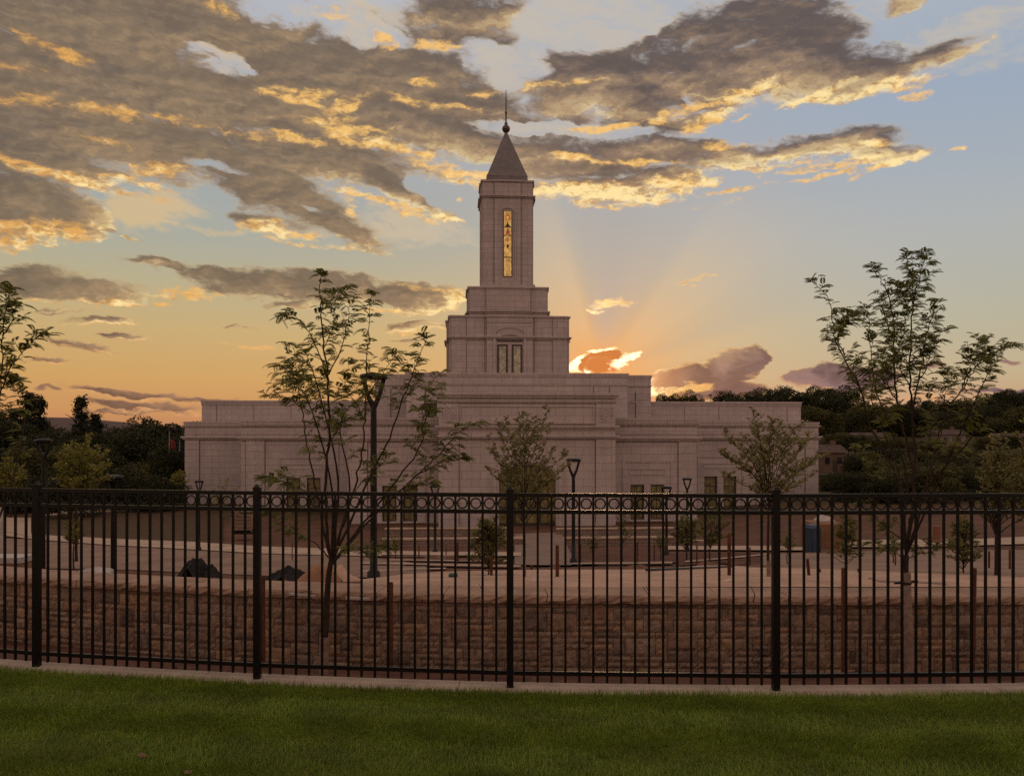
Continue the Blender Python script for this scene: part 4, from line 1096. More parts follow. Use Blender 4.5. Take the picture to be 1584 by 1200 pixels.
low_wall('low pale block wall with light cap right of the ramp, nearest the plaza', 874, 1058, 831, 856, 56)
low_wall('upper block wall close to the temple left of its doorway', 596, 790, 817, 829, 68)
low_wall('upper block wall close to the temple right of its doorway', 862, 1052, 817, 829, 68)
low_wall('long low block wall at the foot of the right wing', 1064, 1200, 836, 850, 60)

# ================================================================== lamp posts
def make_lamp(H, label, loc, twist=0):
    t = thing('lamp_post', label, 'street lamp', loc, twist, 'lamp posts with forked heads around the temple grounds')
    mb = MB(); mb.lathe([(.15, -.3), (.15, .25), (.088, .30), (.076, 1.2), (.070, H-.95), (.064, H-.70)], (0, 0, 0), 14); mb.build('pole', M['lamp'], t)
    for s in (-1, 1):
        mb = MB(); mb.tube([(0, 0, H-.78), (s*.05, 0, H-.66), (s*.13, 0, H-.48), (s*.235, 0, H-.10)], [.060, .058, .052, .046], 8); mb.build('fork_arm', M['lamp'], t)
    mb = MB(); mb.lathe([(.25, -.13), (.30, -.12), (.315, -.07), (.30, -.02), (.14, .015), (.03, .02)], (0, 0, H), 24); mb.build('lamp_head', M['lamp'], t)
    mb = MB(); mb.lathe([(.05, H-.42), (.09, H-.38), (.10, H-.20), (.19, H-.115)], (0, 0, 0), 14) if False else None
    return t
def lamp_at(px, ytop, Y, label):
    x = (px-HX)/F*Y; z = zback(x, Y); ztop = CZ-(ytop-HY)/F*Y
    return make_lamp(ztop-z, label, (x, Y, z))
lamp_at(578, 578, 17.9, 'tallest black lamp post with forked head, seen through the leafy young tree')
lamp_at(887, 709, 32.7, 'black lamp post with forked head standing right of the ramp before the doorway')
lamp_at(1063, 739, 50, 'small black lamp post with forked head before the right wing')
lamp_at(1031, 752, 44, 'black lamp post before the pair of tall windows right of the doorway')
lamp_at(673, 750, 46, 'black lamp post left of the bushy upright tree on the plaza')
lamp_at(308, 743, 54, 'black lamp post in front of the left end of the temple')
lamp_at(175, 735, 25.5, 'black lamp post with wide round head left of the black tarpaulin heap')
lamp_at(67, 679, 30, 'black lamp post with disc head right behind the leftmost fence post')

# ================================================================== flags and steps by the left wing
def flagpole(px, ytop, ybase, Y, flag, label):
    base = P3(px, ybase, Y); top_ = P3(px, ytop, Y); H = top_.z-base.z+1.0
    t = thing('flagpole', label, 'flagpole', (base.x, Y, top_.z-H))
    mb = MB(); mb.lathe([(.22, 0), (.22, .15), (.10, .2), (.085, H*.5), (.05, H-.12)], (0, 0, 0), 10); mb.build('pole', M['pole'], t)
    mb = MB(); mb.lathe([(.03, -.12), (.12, -.03), (.12, .03), (.03, .12)], (0, 0, H), 10); mb.build('ball_finial', M['gold'], t)
    if flag:
        V = []; n_ = 8
        for i in range(n_+1):
            for j in range(4):
                V.append((.06+i*.10+.02*math.sin(i*1.3), .10*math.sin(i*1.1+j*.6), H-1.0-j*.48-i*.06))
        me = npmesh('flag', np.array(V), np.array([(i*4+j, (i+1)*4+j, (i+1)*4+j+1, i*4+j+1) for i in range(n_) for j in range(3)]), M['red_cloth'], t, True)
        so_ = me.modifiers.new('thickness', 'SOLIDIFY'); so_.thickness = .01
flagpole(262, 667, 745, 112, True, 'pale flagpole with a drooping red flag left of the temple')
flagpole(278, 681, 742, 120, False, 'bare pale flagpole nearest the left end of the temple')

def stairs():
    Y = 62; p = P3(362, 823, Y)
    t = thing('site_steps', 'wooden builders steps with handrails against the left wing', 'steps', (p.x, Y, p.z))
    st_ = MB()
    for i in range(5): st_.box(-.2, 1.3, .35*i, .35*i+.4, .16+.24*i, .22+.24*i)
    st_.build('treads', M['pale_wood'], t)
    for s in (-.25, 1.3):
        mb = MB()
        for y in (0, .8, 1.6): mb.box(s, s+.07, y, y+.07, 0, 1.05+y*.7)
        mb.bar((s+.035, 0, 1.0), (s+.035, 1.65, 2.15), .08); mb.bar((s+.035, 0, .55), (s+.035, 1.65, 1.7), .06)
        mb.build('handrail', M['pale_wood'], t)
    mb = MB(); mb.box(-.19, 1.29, .36, 1.7, -.2, .12); mb.build('base_box', M['tarp'], t)
stairs()
# ================================================================== site clutter
def heap(name, label, cat, pxc, py_base, Y, w_, d_, h, mat, seed=0, power=1.0, folds=0.0, cast=True, kind=None):
    """draped or tipped heap: irregular mound sheet"""
    r = random.Random(seed); x0 = (pxc-HX)/F*Y; z0 = CZ-(py_base-HY)/F*Y
    n = 26; V = []; ph = [r.uniform(0, 6) for _ in range(6)]
    for i in range(n+1):
        for j in range(n+1):
            u, v = i/n*2-1, j/n*2-1
            rad = math.sqrt(u*u+v*v); an = math.atan2(v, u)
            edge = 1+.12*math.sin(3*an+ph[0])+.08*math.sin(5*an+ph[1])
            k = max(0, 1-rad/edge)**power
            if folds and cat == 'tarpaulin': k = max(0, 1-(abs(u+.15)*1.15+abs(v)*.55)/edge, .62-(abs(u-.45)*1.2+abs(v+.2)*.6)/edge)+(r.uniform(-.035, .035) if rad < .8 else 0)
            z = h*k*(1+.18*math.sin(5*u+ph[2])*math.sin(4*v+ph[3]))+folds*h*abs(math.sin(an*9+ph[4]+2*rad))*min(1, k*3)*.5
            V.append((x0+u*w_/2, Y+v*d_/2, z0+z-.02 if k > 0 else z0-.25))
    m = n+1
    o = npmesh(name, np.array(V), np.array([(i*m+j, (i+1)*m+j, (i+1)*m+j+1, i*m+j+1) for i in range(n) for j in range(n)]), M[mat], None, folds == 0)
    return tag(o, label, cat, kind=kind)
heap('tarpaulin', 'black plastic tarpaulin thrown over a heap behind the left part of the wall', 'tarpaulin', 310, 895, 14.6, .95, .8, .42, 'tarp', 1, 1.15, .28)
heap('tarpaulin', 'black plastic sheet beside the orange sand heap behind the wall', 'tarpaulin', 452, 897, 14.4, 1.05, .8, .27, 'tarp', 2, 1.1, .28)
heap('sand_heap', 'heap of orange sand beside the black plastic sheet behind the wall', 'sand heap', 492, 900, 14.0, .85, .8, .36, 'sand', 3, .8, 0, kind=None)
heap('gravel_heap', 'grey gravel heap right of the orange sand behind the wall', 'gravel heap', 528, 903, 14.2, .75, .6, .34, 'pad', 4, .9)
heap('plastic_sheet', 'crumpled white plastic sheet on the kerb by the wide lamp post', 'plastic sheet', 150, 885, 14.2, .62, .5, .10, 'white_plastic', 5, .6, .5)
heap('soil_heap', 'small rusty soil mound on the pale paving right of the middle fence post', 'soil heap', 960, 907, 15.2, .62, .6, .14, 'stone_rubble', 6, .9)
heap('soil_heap', 'dark earth hump at the edge of the pale paving before the far planters', 'soil heap', 990, 890, 22, 1.5, 1.0, .36, 'stone_rubble', 7, .7)
heap('plastic_sheet', 'white sheet spread on top of the tan container', 'plastic sheet', 1274, 808, 48, 1.4, 1.0, .5, 'white_plastic', 8, .8, .3)
# white block pallet at far left
def pallet():
    p = P3(14, 880, 16.5)
    t = thing('pallet_stack', 'white topped stack of reddish pavers at the far left behind the wall', 'pallet', (p.x, p.y, p.z-.15))
    mb = MB(); mb.box(-.35, .33, -.2, .3, 0, .30); mb.build('pavers', M['sand'], t)
    mb = MB(); mb.box(-.38, .36, -.23, .33, .301, .42); mb.build('white_cover', M['white_plastic'], t)
pallet()
def box_unit():
    p = P3(701, 902, 14.0)
    t = thing('utility_box', 'small dark green utility box on the paving left of the bushy tree', 'utility box', (p.x, p.y, p.z-.05))
    mb = MB(); mb.box(-.075, .075, -.06, .06, 0, .19); mb.build('cabinet', M['green_plastic'], t)
    mb = MB(); mb.frustum(-.083, .083, -.068, .068, .191, .225, .8); mb.build('lid', M['green_plastic'], t)
box_unit()
def toilet():
    Y = 42; p = P3(1257, 864, Y); H = 2.1
    t = thing('portable_toilet', 'blue portable toilet cabin beside the tan container', 'portable toilet', (p.x, p.y, p.z), .1)
    mb = MB(); mb.box(-.42, .42, -.5, .5, .08, 1.95); mb.box(-.5, .5, -.55, .55, 0, .079); mb.build('cabin', M['blue_plastic'], t)
    mb = MB(); mb.box(-.33, .33, -.53, -.501, .15, 1.85); d = mb.build('door', M['blue_plastic'], t)
    mb = MB(); mb.box(.20, .25, -.56, -.531, .95, 1.10); mb.build('handle', M['white_plastic'], d)
    mb = MB(); mb.frustum(-.47, .47, -.55, .55, 1.951, 2.15, .72); mb.build('roof', M['blue_plastic'], t)
    mb = MB(); mb.lathe([(.04, 2.0), (.04, 2.35), (.055, 2.36)], (.25, .3, 0), 8); mb.build('vent_pipe', M['white_plastic'], t)
toilet(); bpy.data.objects['portable_toilet'].scale = (.62, .8, .84)
def container():
    Y = 46; p = P3(1286, 864, Y)
    t = thing('storage_container', 'tan storage container standing right of the blue cabin', 'container', (p.x, p.y, p.z-.05), .05)
    mb = MB(); mb.box(-.8, .85, 0, 2.4, .12, 2.05)
    mb.build('shell', M['tan_paint'], t)
    mb = MB()
    for k in range(9): x = -.74+k*.19; mb.box(x, x+.07, -.03, -.001, .2, 1.98)
    mb.build('ribs', M['tan_paint'], t)
    mb = MB(); mb.box(-.83, .88, -.04, 2.44, 0, .119); mb.build('skid', M['tarp'], t)
container()
def barrier():
    Y = 50; p = P3(1449, 842, Y)
    t = thing('barrier', 'orange plastic barrier at the roadside right of the big tree', 'barrier', (p.x, p.y, p.z))
    mb = MB(); mb.frustum(-.35, .35, -.25, .25, 0, .35, .6); mb.build('foot', M['orange_plastic'], t)
    mb = MB(); mb.box(-.16, .16, -.08, .08, .351, 1.15); mb.build('panel', M['orange_plastic'], t)
barrier()
def board():
    Y = 15.2; p = P3(2, 835, Y)
    t = thing('sign_board', 'white board sign at the far left edge of the site', 'sign', (p.x-.08, p.y, p.z))
    mb = MB(); mb.box(-.18, .16, -.02, .02, -.05, .62); mb.build('panel', M['white_plastic'], t)
    mb = MB(); mb.box(-.17, -.13, .021, .05, -1.0, .6); mb.build('post', M['pale_wood'], t)
board()
# ---- wooden stakes
def stake(px, ytop, ybase, Y, r, mat, label, lean=0.0, group='wooden tree stakes'):
    a = P3(px+lean, ybase, Y); b_ = P3(px, ytop, Y)
    mb = MB(); d = (b_-a); 
    mb.tube([a-d.normalized()*.15, a+d*.5, b_-d.normalized()*.015, b_], [r*1.05, r, r, r*.8], 8, True, False)
    tag(mb.build('wooden_stake', M[mat]), label, 'stake', group)
stake(407, 890, 1037, 11.3, .032, 'wood', 'tall brown stake beside the second fence post from the left')
stake(605, 900, 1040, 11.2, .030, 'wood', 'tall brown stake before the wall between the leafy tree and middle post')
stake(1305, 878, 1042, 11.1, .034, 'wood', 'tall brown stake left of the slim trunk of the big right tree')
stake(1507, 878, 1036, 11.2, .034, 'wood', 'tall brown stake right of the slim trunk of the big right tree', -3)
stake(862, 843, 906, 14.2, .032, 'wood', 'short thick brown stake just right of the middle fence post')
stake(811, 862, 907, 14.2, .026, 'pale_wood', 'pale stake at the foot of the small tree by the middle post')
stake(621, 838, 898, 19, .032, 'wood', 'thin red-brown stake left of the green utility box')
stake(760, 862, 906, 15, .026, 'wood', 'brown stake within the upright bushy tree')
stake(1128, 826, 908, 15, .034, 'wood', 'brown stake left of the round crowned tree')
stake(1249, 864, 908, 15, .030, 'wood', 'leaning brown stake in front of the blue cabin', 4)
stake(708, 838, 872, 34, .045, 'wood', 'far brown stake beside the forked lamp left of the bushy tree')
stake(939, 838, 872, 33, .035, 'wood', 'leftmost slim stake in the planter right of the ramp')
stake(986, 838, 870, 33, .035, 'wood', 'rightmost slim stake in the planter right of the ramp')
stake(822, 874, 886, 24, .04, 'wood', 'very short brown stake beside the ramp')
stake(1268, 880, 892, 17, .03, 'wood', 'stubby brown peg on the right hand asphalt')
stake(1328, 879, 893, 17, .025, 'wood', 'short peg right of the blue cabin on the asphalt')
stake(1466, 889, 897, 17, .025, 'wood', 'small peg at the edge of the right hand asphalt')
for i, (px, yb) in enumerate(((720,897),(724,897),(732,896),(775,896),(766,897))):
    stake(px, yb-8, yb+2, 16.5, .02, 'wood', 'one of five tiny brown pegs around the bushy tree', group='tiny brown pegs')
def board_on_wall(px0, px1, py0, py1):
    a, b_ = P3(px0, py0, 11.55), P3(px1, py1, 11.55)
    mb = MB(); mb.bar(a, b_, .035, .03); return mb.build('white_batten', M['white_plastic'])
tag(board_on_wall(447, 488, 918, 922), 'left one of two white battens lying against the wall cap', 'batten')
tag(board_on_wall(535, 572, 925, 926), 'right one of two white battens lying against the wall cap', 'batten')
for px, yb, h in ((745, 930, 28), (845, 931, 22), (1003, 931, 25), (1165, 932, 26), (985+8, 1080, 10)):
    a = P3(px, yb, 11.4 if yb < 1000 else 7.35)
    mb = MB(); k = 1/ F*a.y*h; mb.tube([a, a+Vector((k*.1, 0, k*.5)), a+Vector((-k*.15, 0, k))], [.008, .007, .003], 5)
    tag(mb.build('dry_twig', M['bark']), {745:'dry twig by the wall cap left of the middle fence post', 845:'dry twig by the wall cap right of the middle fence post', 1003:'dry twig sprouting near the gravelly mound', 1165:'dry twig left of the fourth fence post', 993:'dry weed stalk at the foot of the mowing strip'}[px], 'twig')
# pipe lying along the right paving
a, b_ = hit(1425, 897), hit(1465, 899)
mb = MB(); pts = [hit(px, py)+Vector((0, 0, .06)) for px, py in ((1345, 899), (1360, 904), (1390, 905), (1425, 906), (1464, 908))]
mb.tube(pts, .02, 7); tag(mb.build('hose', M['pole']), 'grey hose lying on the pale paving at the right', 'hose')
mb = MB(); pts = [hit(px, py)+Vector((0, 0, .10)) for px, py in ((1000, 888), (1060, 885), (1110, 882), (1135, 880))]
mb.tube(pts, .03, 7); tag(mb.build('pipe', M['lamp']), 'dark pipe along the edge of the paving right of the earth hump', 'pipe')
# loose stones on the soil strip
for i in range(26):
    r = random.Random(100+i); x = r.uniform(-5.5, 6.5); y = Yf(x)+.4+r.random()*(Yw(x)-Yf(x)-.7)
    s = r.uniform(.02, .055); mb = MB()
    mb.lathe([(s*.5, -s*.4), (s, -s*.1), (s*.85, s*.35), (s*.3, s*.5)], (0, 0, 0), 7, False)
    o = mb.build('stone', M['stone_rubble']); o.location = (x, y, zfront(x, y)+s*.2); o.rotation_euler = (r.random(), r.random(), r.random()*6); o.scale = (1.3, 1, .8)
    tag(o, 'small rough stone on the bare soil between fence and wall', 'stone', 'loose stones on the soil strip')
# fallen leaves on the lawn
for i, (px, py) in enumerate(((220, 1168), (291, 1194))):
    k = (py-HY)/F; y = 5.0
    for _ in range(20): y = -(zfront((px-HX)/F*y, y)+.045-CZ)/k
    x = (px-HX)/F*y
    mb = MB(); mb.add([(-.035,0,0),(-.01,.02,.008),(.03,.012,.0),(.035,-.004,.01),(.0,-.022,.004)], [(0,4,3,2,1)])
    o = mb.build('fallen_leaf', M['dry_leaf']); o.location = (x, y, zfront(x, y)+.045); o.rotation_euler = (.3, .2, i*1.2)
    tag(o, ['small fallen tan leaf in the middle of the lawn', 'fallen tan leaf at the very bottom edge of the lawn'][i], 'leaf')

for i, (px, yt, yb, Y) in enumerate(((600,842,866,40),(648,842,868,38),(690,846,866,42),(560,838,864,42),(735,846,868,40),(898,842,866,36),(1012,842,866,36),(1048,838,864,38),(1078,842,868,30),(1160,846,870,28),(1204,842,866,34),(1385,846,868,30),(1530,852,880,24),(1562,850,884,22),(452,838,862,44),(500,842,866,42))):
    stake(px, yt, yb, Y, .03, 'wood', ['slim stake in the far planting beds before the temple'][0], group='slim stakes in the far planting beds')
for i, (px, yb, Y, s) in enumerate(((668,873,38,.35),(680,875,37,.28),(694,873,38,.4),(716,874,36,.25),(912,872,33,.3),(1090,874,30,.32),(1104,876,29,.22),(1140,872,31,.3),(858,884,24,.2),(1172,880,25,.25))):
    p = P3(px, yb, Y); r = random.Random(300+i); mb = MB()
    mb.lathe([(s*.7, -s*.3), (s, 0), (s*.9, s*.3), (s*.5, s*.55), (s*.1, s*.62)], (0, 0, 0), 8, False)
    o = mb.build('boulder', M['stone_rubble']); z = zback(p.x, p.y); o.location = (p.x, p.y, z+s*.15); o.scale = (1.5, 1, .8); o.rotation_euler = (0, 0, r.random()*6)
    tag(o, 'rough brown boulder lying in the planting beds before the temple', 'boulder', 'boulders in the planting beds')

# ================================================================== houses
def house(px0, px1, py_eave, py_base, Y, ridge_px, label, wall, wins=3, hip=False):
    a, b_ = P3(px0, py_base, Y), P3(px1, py_base, Y); W = b_.x-a.x; H = (py_base-py_eave)/F*Y; R = ridge_px/F*Y; D = max(7, W*.6)
    t = thing('house', label, 'house', ((a.x+b_.x)/2, Y, a.z-.5))
    mb = MB(); mb.box(-W/2, W/2, 0, D, 0, H+.5)
    wl = mb.build('wall', M[wall], t)
    o = .5; rf = MB(); h0 = H+.52
    i_ = W*.25 if hip else 0
    V = [(-W/2-o, -o, h0), (W/2+o, -o, h0), (W/2+o, D+o, h0), (-W/2-o, D+o, h0), (-W/2-o+i_, D/2, h0+R), (W/2+o-i_, D/2, h0+R)]
    rf.add(V, [(0,1,5,4), (2,3,4,5), (1,2,5), (3,0,4), (3,2,1,0)]); ro = rf.build('roof', M['roof'], t)
    ch = MB(); ch.box(W*.2, W*.2+.8, D/2-.4, D/2+.4, h0+R*.4, h0+R+.8); ch.build('chimney', M['house_brick'], ro)
    for k in range(wins):
        x = -W/2+W*(k+.5)/wins; mb = MB(); mb.box(x-.6, x+.6, -.06, .02, .5+H*.35, .5+H*.8); f = mb.build('window', M['siding'], t)
        mb = MB(); mb.box(x-.5, x+.5, -.09, -.061, .5+H*.35+.1, .5+H*.8-.1); mb.build('pane', M['glass_dark'], f)
    mb = MB(); x = W*.08; mb.box(x-.45, x+.45, -.07, .02, .5, 2.5 if H > 2.2 else .5+H*.8); mb.build('door', M['frame'], t)
house(1270, 1308, 700, 728, 150, 12, 'small gabled house just right of the temple end', 'house_brick', 2)
house(1452, 1494, 672, 688, 215, 8, 'pale house with dark roof on the wooded hillside, left of the long low house', 'siding', 2)
house(1545, 1600, 677, 688, 225, 7, 'low house cut by the right edge on the hillside', 'siding', 3)
house(1325, 1375, 676, 690, 210, 7, 'low brown roofed house behind the big right tree', 'house_brick', 3)
house(52, 88, 752, 764, 95, 12, 'brown hip roofed house seen over the fence at the left', 'house_brick', 2, True)
# parked cars far left beyond the lawn
m_, nt, b, out = material('car_paint_grey'); b.inputs['Base Color'].default_value = (.10,.11,.13,1); b.inputs['Roughness'].default_value = .25; M['car_a'] = m_
m_, nt, b, out = material('car_paint_red'); b.inputs['Base Color'].default_value = (.26,.05,.035,1); b.inputs['Roughness'].default_value = .3; M['car_b'] = m_
m_, nt, b, out = material('car_paint_pale'); b.inputs['Base Color'].default_value = (.30,.27,.26,1); b.inputs['Roughness'].default_value = .3; M['car_c'] = m_
def car(px, py_base, Y, paint, label, rot=0.0):
    p = P3(px, py_base, Y); t = thing('parked_car', label, 'car', (p.x, p.y, zback(p.x, Y)+.1), rot, 'cars parked beyond the lawn')
    mb = MB()
    prof = [(-2.2,.35),(-2.25,.75),(-1.9,.95),(-1.2,1.0),(-.75,1.42),(.75,1.46),(1.45,1.02),(2.1,.92),(2.25,.7),(2.2,.35)]
    mb.prism(prof, -.85, .85); mb.build('body', M[paint], t)
    mb = MB(); mb.prism([(-1.02,1.03),(-.68,1.36),(.68,1.40),(1.22,1.05)], -.86, .86); mb.build('side_windows', M['glass_dark'], t)
    for sx in (-1.35, 1.35):
        for sy in (-.86, .86):
            mb = MB(); mb.tube([(sx, sy-.11, .33), (sx, sy+.11, .33)], .33, 14); mb.build('wheel', M['tyre'], t)
car(150, 772, 150, 'car_c', 'pale parked car beyond the lawn at the left, leftmost of the row', .2)
car(184, 771, 152, 'car_a', 'dark grey parked car between the pale and the red cars')
car(215, 772, 148, 'car_b', 'red parked car in the middle of the row beyond the lawn')
car(248, 772, 150, 'car_c', 'pale parked car nearest the temple, rightmost of the row')

# ================================================================== trees
def catmull(pts, n=5):
    out_ = []
    P = [pts[0]]+list(pts)+[pts[-1]]
    for i in range(1, len(P)-2):
        for k in range(n):
            t = k/n; a, b_, c, d = P[i-1], P[i], P[i+1], P[i+2]
            out_.append(.5*((2*b_)+(c-a)*t+(2*a-5*b_+4*c-d)*t*t+(3*b_-a-3*c+d)*t**3))
    out_.append(P[-2]); return out_

def compound_leaf(V, Fc, base, d, L, r):
    """honey-locust leaf: drooping rachis with paired narrow leaflets"""
    d = d.normalized(); side = d.cross(Vector((0, 0, 1)))
    if side.length < .1: side = Vector((1, 0, 0))
    side.normalize(); n_ = 8
    sag = r.uniform(.35, .85)
    roll = r.uniform(-.7, .7); upv = side.cross(d); s1 = (side*math.cos(roll)+upv*math.sin(roll))
    pts = []
    for i in range(n_+1):
        t = i/n_; pts.append(base+d*L*t*(1-.18*sag*t)+Vector((0, 0, -sag*L*t*t*.62)))
    for i in range(1, n_+1):
        p = pts[i]; tg = (pts[i]-pts[i-1]).normalized(); ll = L*(.31 if i < n_ else .24)*(1-.45*abs(i/n_-.40))
        for s in (-1, 1):
            q = (s1*s*.86+tg*.5+Vector((0, 0, -.28))).normalized()
            wv = tg*ll*.25
            b = len(V); V += [p, p+q*ll*.5+wv, p+q*ll, p+q*ll*.45-wv]; Fc.append((b, b+1, b+2, b+3))
    for i in range(n_):      # rachis as a thin ribbon
        b = len(V); o_ = Vector((0, 0, L*.012)); V += [pts[i], pts[i+1], pts[i+1]+o_, pts[i]+o_]; Fc.append((b, b+1, b+2, b+3))

def oval_leaf(V, Fc, base, d, L, r):
    d = d.normalized(); s = Vector((r.uniform(-1, 1), r.uniform(-1, 1), r.uniform(-.6, .6))); s = (s-d*s.dot(d)).normalized()*L*.26
    b = len(V); V += [base, base+d*L*.45+s, base+d*L+Vector((0, 0, -L*.12)), base+d*L*.45-s]; Fc.append((b, b+1, b+2, b+3))

def limb_tree(name, label, cat, Y, trunk, limbs, r0, leafsize, leaf, bark, seed, density=1.0, spread=.5, start=.35, twig=.22, wrap=None, stake_tie=None, group=None, depth_limbs=3, leaf_mat='leaf_locust', base_z=None):
    r = random.Random(seed)
    root_p = P3(*trunk[0], Y) if base_z is None else Vector((P3(*trunk[0], Y).x, Y, base_z))
    t = thing(name, label, cat, root_p, 0, group)
    loc = lambda px, py, dy=0.0: P3(px, py, Y+dy)-root_p
    tm = MB(); V, Fc = [], []
    limb_k = .82
    tp = catmull([loc(*p) for p in trunk], 4)
    n_ = len(tp); tm.tube(tp, [r0*(1.25-.45*i/n_) if i else r0*1.5 for i in range(n_)], 10)
    allbr = []
    for li, L in enumerate(limbs):
        frac = L[0]; pts = L[1]
        dy = r.uniform(-spread, spread)
        tot = len(pts)
        pp = catmull([loc(px, py, dy*(i/(tot-1))**1.0*1.6+(r.uniform(-.04, .04) if 0 < i else 0)) for i, (px, py) in enumerate(pts)], 5)
        pp = [q if k < 2 else q+Vector((r.gauss(0, .010), r.gauss(0, .010), r.gauss(0, .006))) for k, q in enumerate(pp)]
        ln = sum((pp[i+1]-pp[i]).length for i in range(len(pp)-1))
        rb = r0*frac*limb_k
        m = len(pp); rad = [rb*(1-.86*(i/(m-1))**.85) for i in range(m)]
        tm.tube(pp, rad, 7)
        allbr.append((pp, rad, ln, start if len(L) < 3 else L[2]))
    for bi in range(depth_limbs):      # limbs going towards and away from the viewer
        a = r.uniform(.6, .95)*(1 if bi % 2 else -1); h = r.uniform(.5, .8)*abs(limbs[0][1][-1][1]-trunk[-1][1])/F*Y
        s0 = tp[-1]; pp = catmull([s0, s0+Vector((r.uniform(-.2, .2), a*.35*h*.6, h*.4)), s0+Vector((r.uniform(-.35, .35), a*h*.55, h*.8)), s0+Vector((r.uniform(-.4, .4), a*h*.62, h))], 5)
        m = len(pp); rad = [r0*.45*(1-.85*i/(m-1)) for i in range(m)]; tm.tube(pp, rad, 6); allbr.append((pp, rad, h, .45))
    for pp, rad, ln, st_ in allbr:
        m = len(pp); step = .105/density; acc = 0; side = 1
        for i in range(1, m):
            seg = pp[i]-pp[i-1]; acc += seg.length
            f = i/(m-1)
            if f < st_ or acc < step*r.uniform(.7, 1.3): continue
            acc = 0; tg = seg.normalized(); side = -side
            for _k in range(1 if r.random() < .45 else 2):
                az = r.uniform(0, 2*math.pi) if r.random() < .5 else (0 if side > 0 else math.pi)+r.uniform(-.7, .7)
                out_ = Vector((math.cos(az), math.sin(az), 0)); dv = (out_*.85+tg*.55+Vector((0, 0, r.uniform(.0, .5)))).normalized()
                tl = twig*r.uniform(.35, 1.15)*(1.15-.6*f)*(1.2 if f < .8 else .8)
                q0 = pp[i]; q1 = q0+dv*tl*.55; q2 = q0+dv*tl+Vector((0, 0, tl*.12))
                tm.tube([q0, q1, q2], [max(.0035, rad[i]*.35), .003, .0018], 4, False)
                nl = max(3, int(tl/(leafsize*.20)))
                for k in range(nl):
                    u = (k+.6)/nl; q = q0.lerp(q2, u)
                    a2 = r.uniform(0, 2*math.pi); ld = (dv*.55+Vector((math.cos(a2), math.sin(a2), 0))*.7+Vector((0, 0, r.uniform(-.25, .35))))
                    leaf(V, Fc, q, ld, leafsize*r.uniform(.7, 1.2), r)
        for k in range(5):       # tuft at the tip
            a2 = r.uniform(0, 2*math.pi); tg = (pp[-1]-pp[-2]).normalized()
            leaf(V, Fc, pp[-1]-tg*r.uniform(0, .06), tg*.6+Vector((math.cos(a2), math.sin(a2), .1))*.7, leafsize*r.uniform(.7, 1.1), r)
    tm.build('trunk', M[bark], t)
    npmesh('foliage', np.array([tuple(v) for v in V]), np.array(Fc), M[leaf_mat], t)
    if wrap:
        mb = MB(); q = [loc(*p) for p in wrap]; mb.tube(q, [r0*1.62]*len(q), 10); mb.build('trunk_wrap', M['trunk_wrap'], t)
    if stake_tie:
        p = loc(*stake_tie); mb = MB(); mb.torus(p, r0*1.7, .014, (1, 0, 0), (0, 1, 0), 14, 6)
        mb.bar(p+Vector((-.16, -.02, .0)), p+Vector((.17, .02, .02)), .035, .028); mb.build('tree_tie', M['lamp'], t)
    return t

A_tr = [(501,1050),(502,1000),(505,940),(508,895),(512,868)]
A_l = [
 (.75,[(512,870),(506,830),(503,760),(508,690),(509,620),(506,570),(500,520),(496,480),(495,445),(500,424)],.5),
 (.55,[(512,870),(528,820),(548,754),(560,700),(564,650),(566,600),(568,550),(571,490),(575,452)],.5),
 (.60,[(513,870),(545,800),(575,730),(602,678),(622,622),(640,577),(650,545),(659,520)],.52),
 (.50,[(514,870),(560,812),(612,746),(643,703),(653,678),(655,645),(658,607),(679,578)],.45),
 (.50,[(514,872),(575,800),(627,751),(665,716),(690,690),(710,668),(730,655)],.5),
 (.25,[(640,738),(668,722),(695,712),(726,709)],.2),
 (.42,[(507,850),(490,762),(478,700),(470,650),(464,618),(458,572),(455,544),(446,531)],.5),
 (.30,[(506,585),(490,540),(475,510),(456,488),(434,488)],.25),
 (.22,[(463,618),(445,617),(428,613),(416,610)],.2),
 (.30,[(508,580),(525,545),(537,510),(540,470),(534,448)],.2),
 (.30,[(508,862),(485,838),(456,826),(430,806),(408,790)],.3),
 (.22,[(503,800),(480,765),(452,748),(425,742),(408,738)],.3),
 (.22,[(516,868),(532,858),(550,850),(575,852),(596,846)],.3),
 (.28,[(567,618),(580,596),(592,580),(603,560),(612,545)],.2),
 (.25,[(564,650),(548,620),(534,598),(540,560)],.3),
 (.25,[(653,660),(662,640),(668,620),(672,600)],.2),
 (.25,[(505,690),(525,660),(530,640),(520,610)],.3),
 (.28,[(590,770),(615,762),(645,752),(670,748)],.3),
 (.25,[(540,780),(560,745),(590,720),(600,700)],.3),
 (.22,[(500,540),(515,505),(520,470),(512,450)],.2),
 (.22,[(455,560),(440,570),(450,590)],.2),
 (.22,[(509,640),(495,620),(485,600),(470,585)],.3),
]
limb_tree('locust_tree', 'slender leafy young tree with many upright limbs beside the tallest lamp', 'tree', 10.9, A_tr, A_l, .042, .175, compound_leaf, 'bark', 21, 1.4, .45, wrap=[(501,1052),(501,1015),(502,985)])
B_tr = [(1407,1042),(1405,980),(1402,920),(1401,880),(1402,858)]
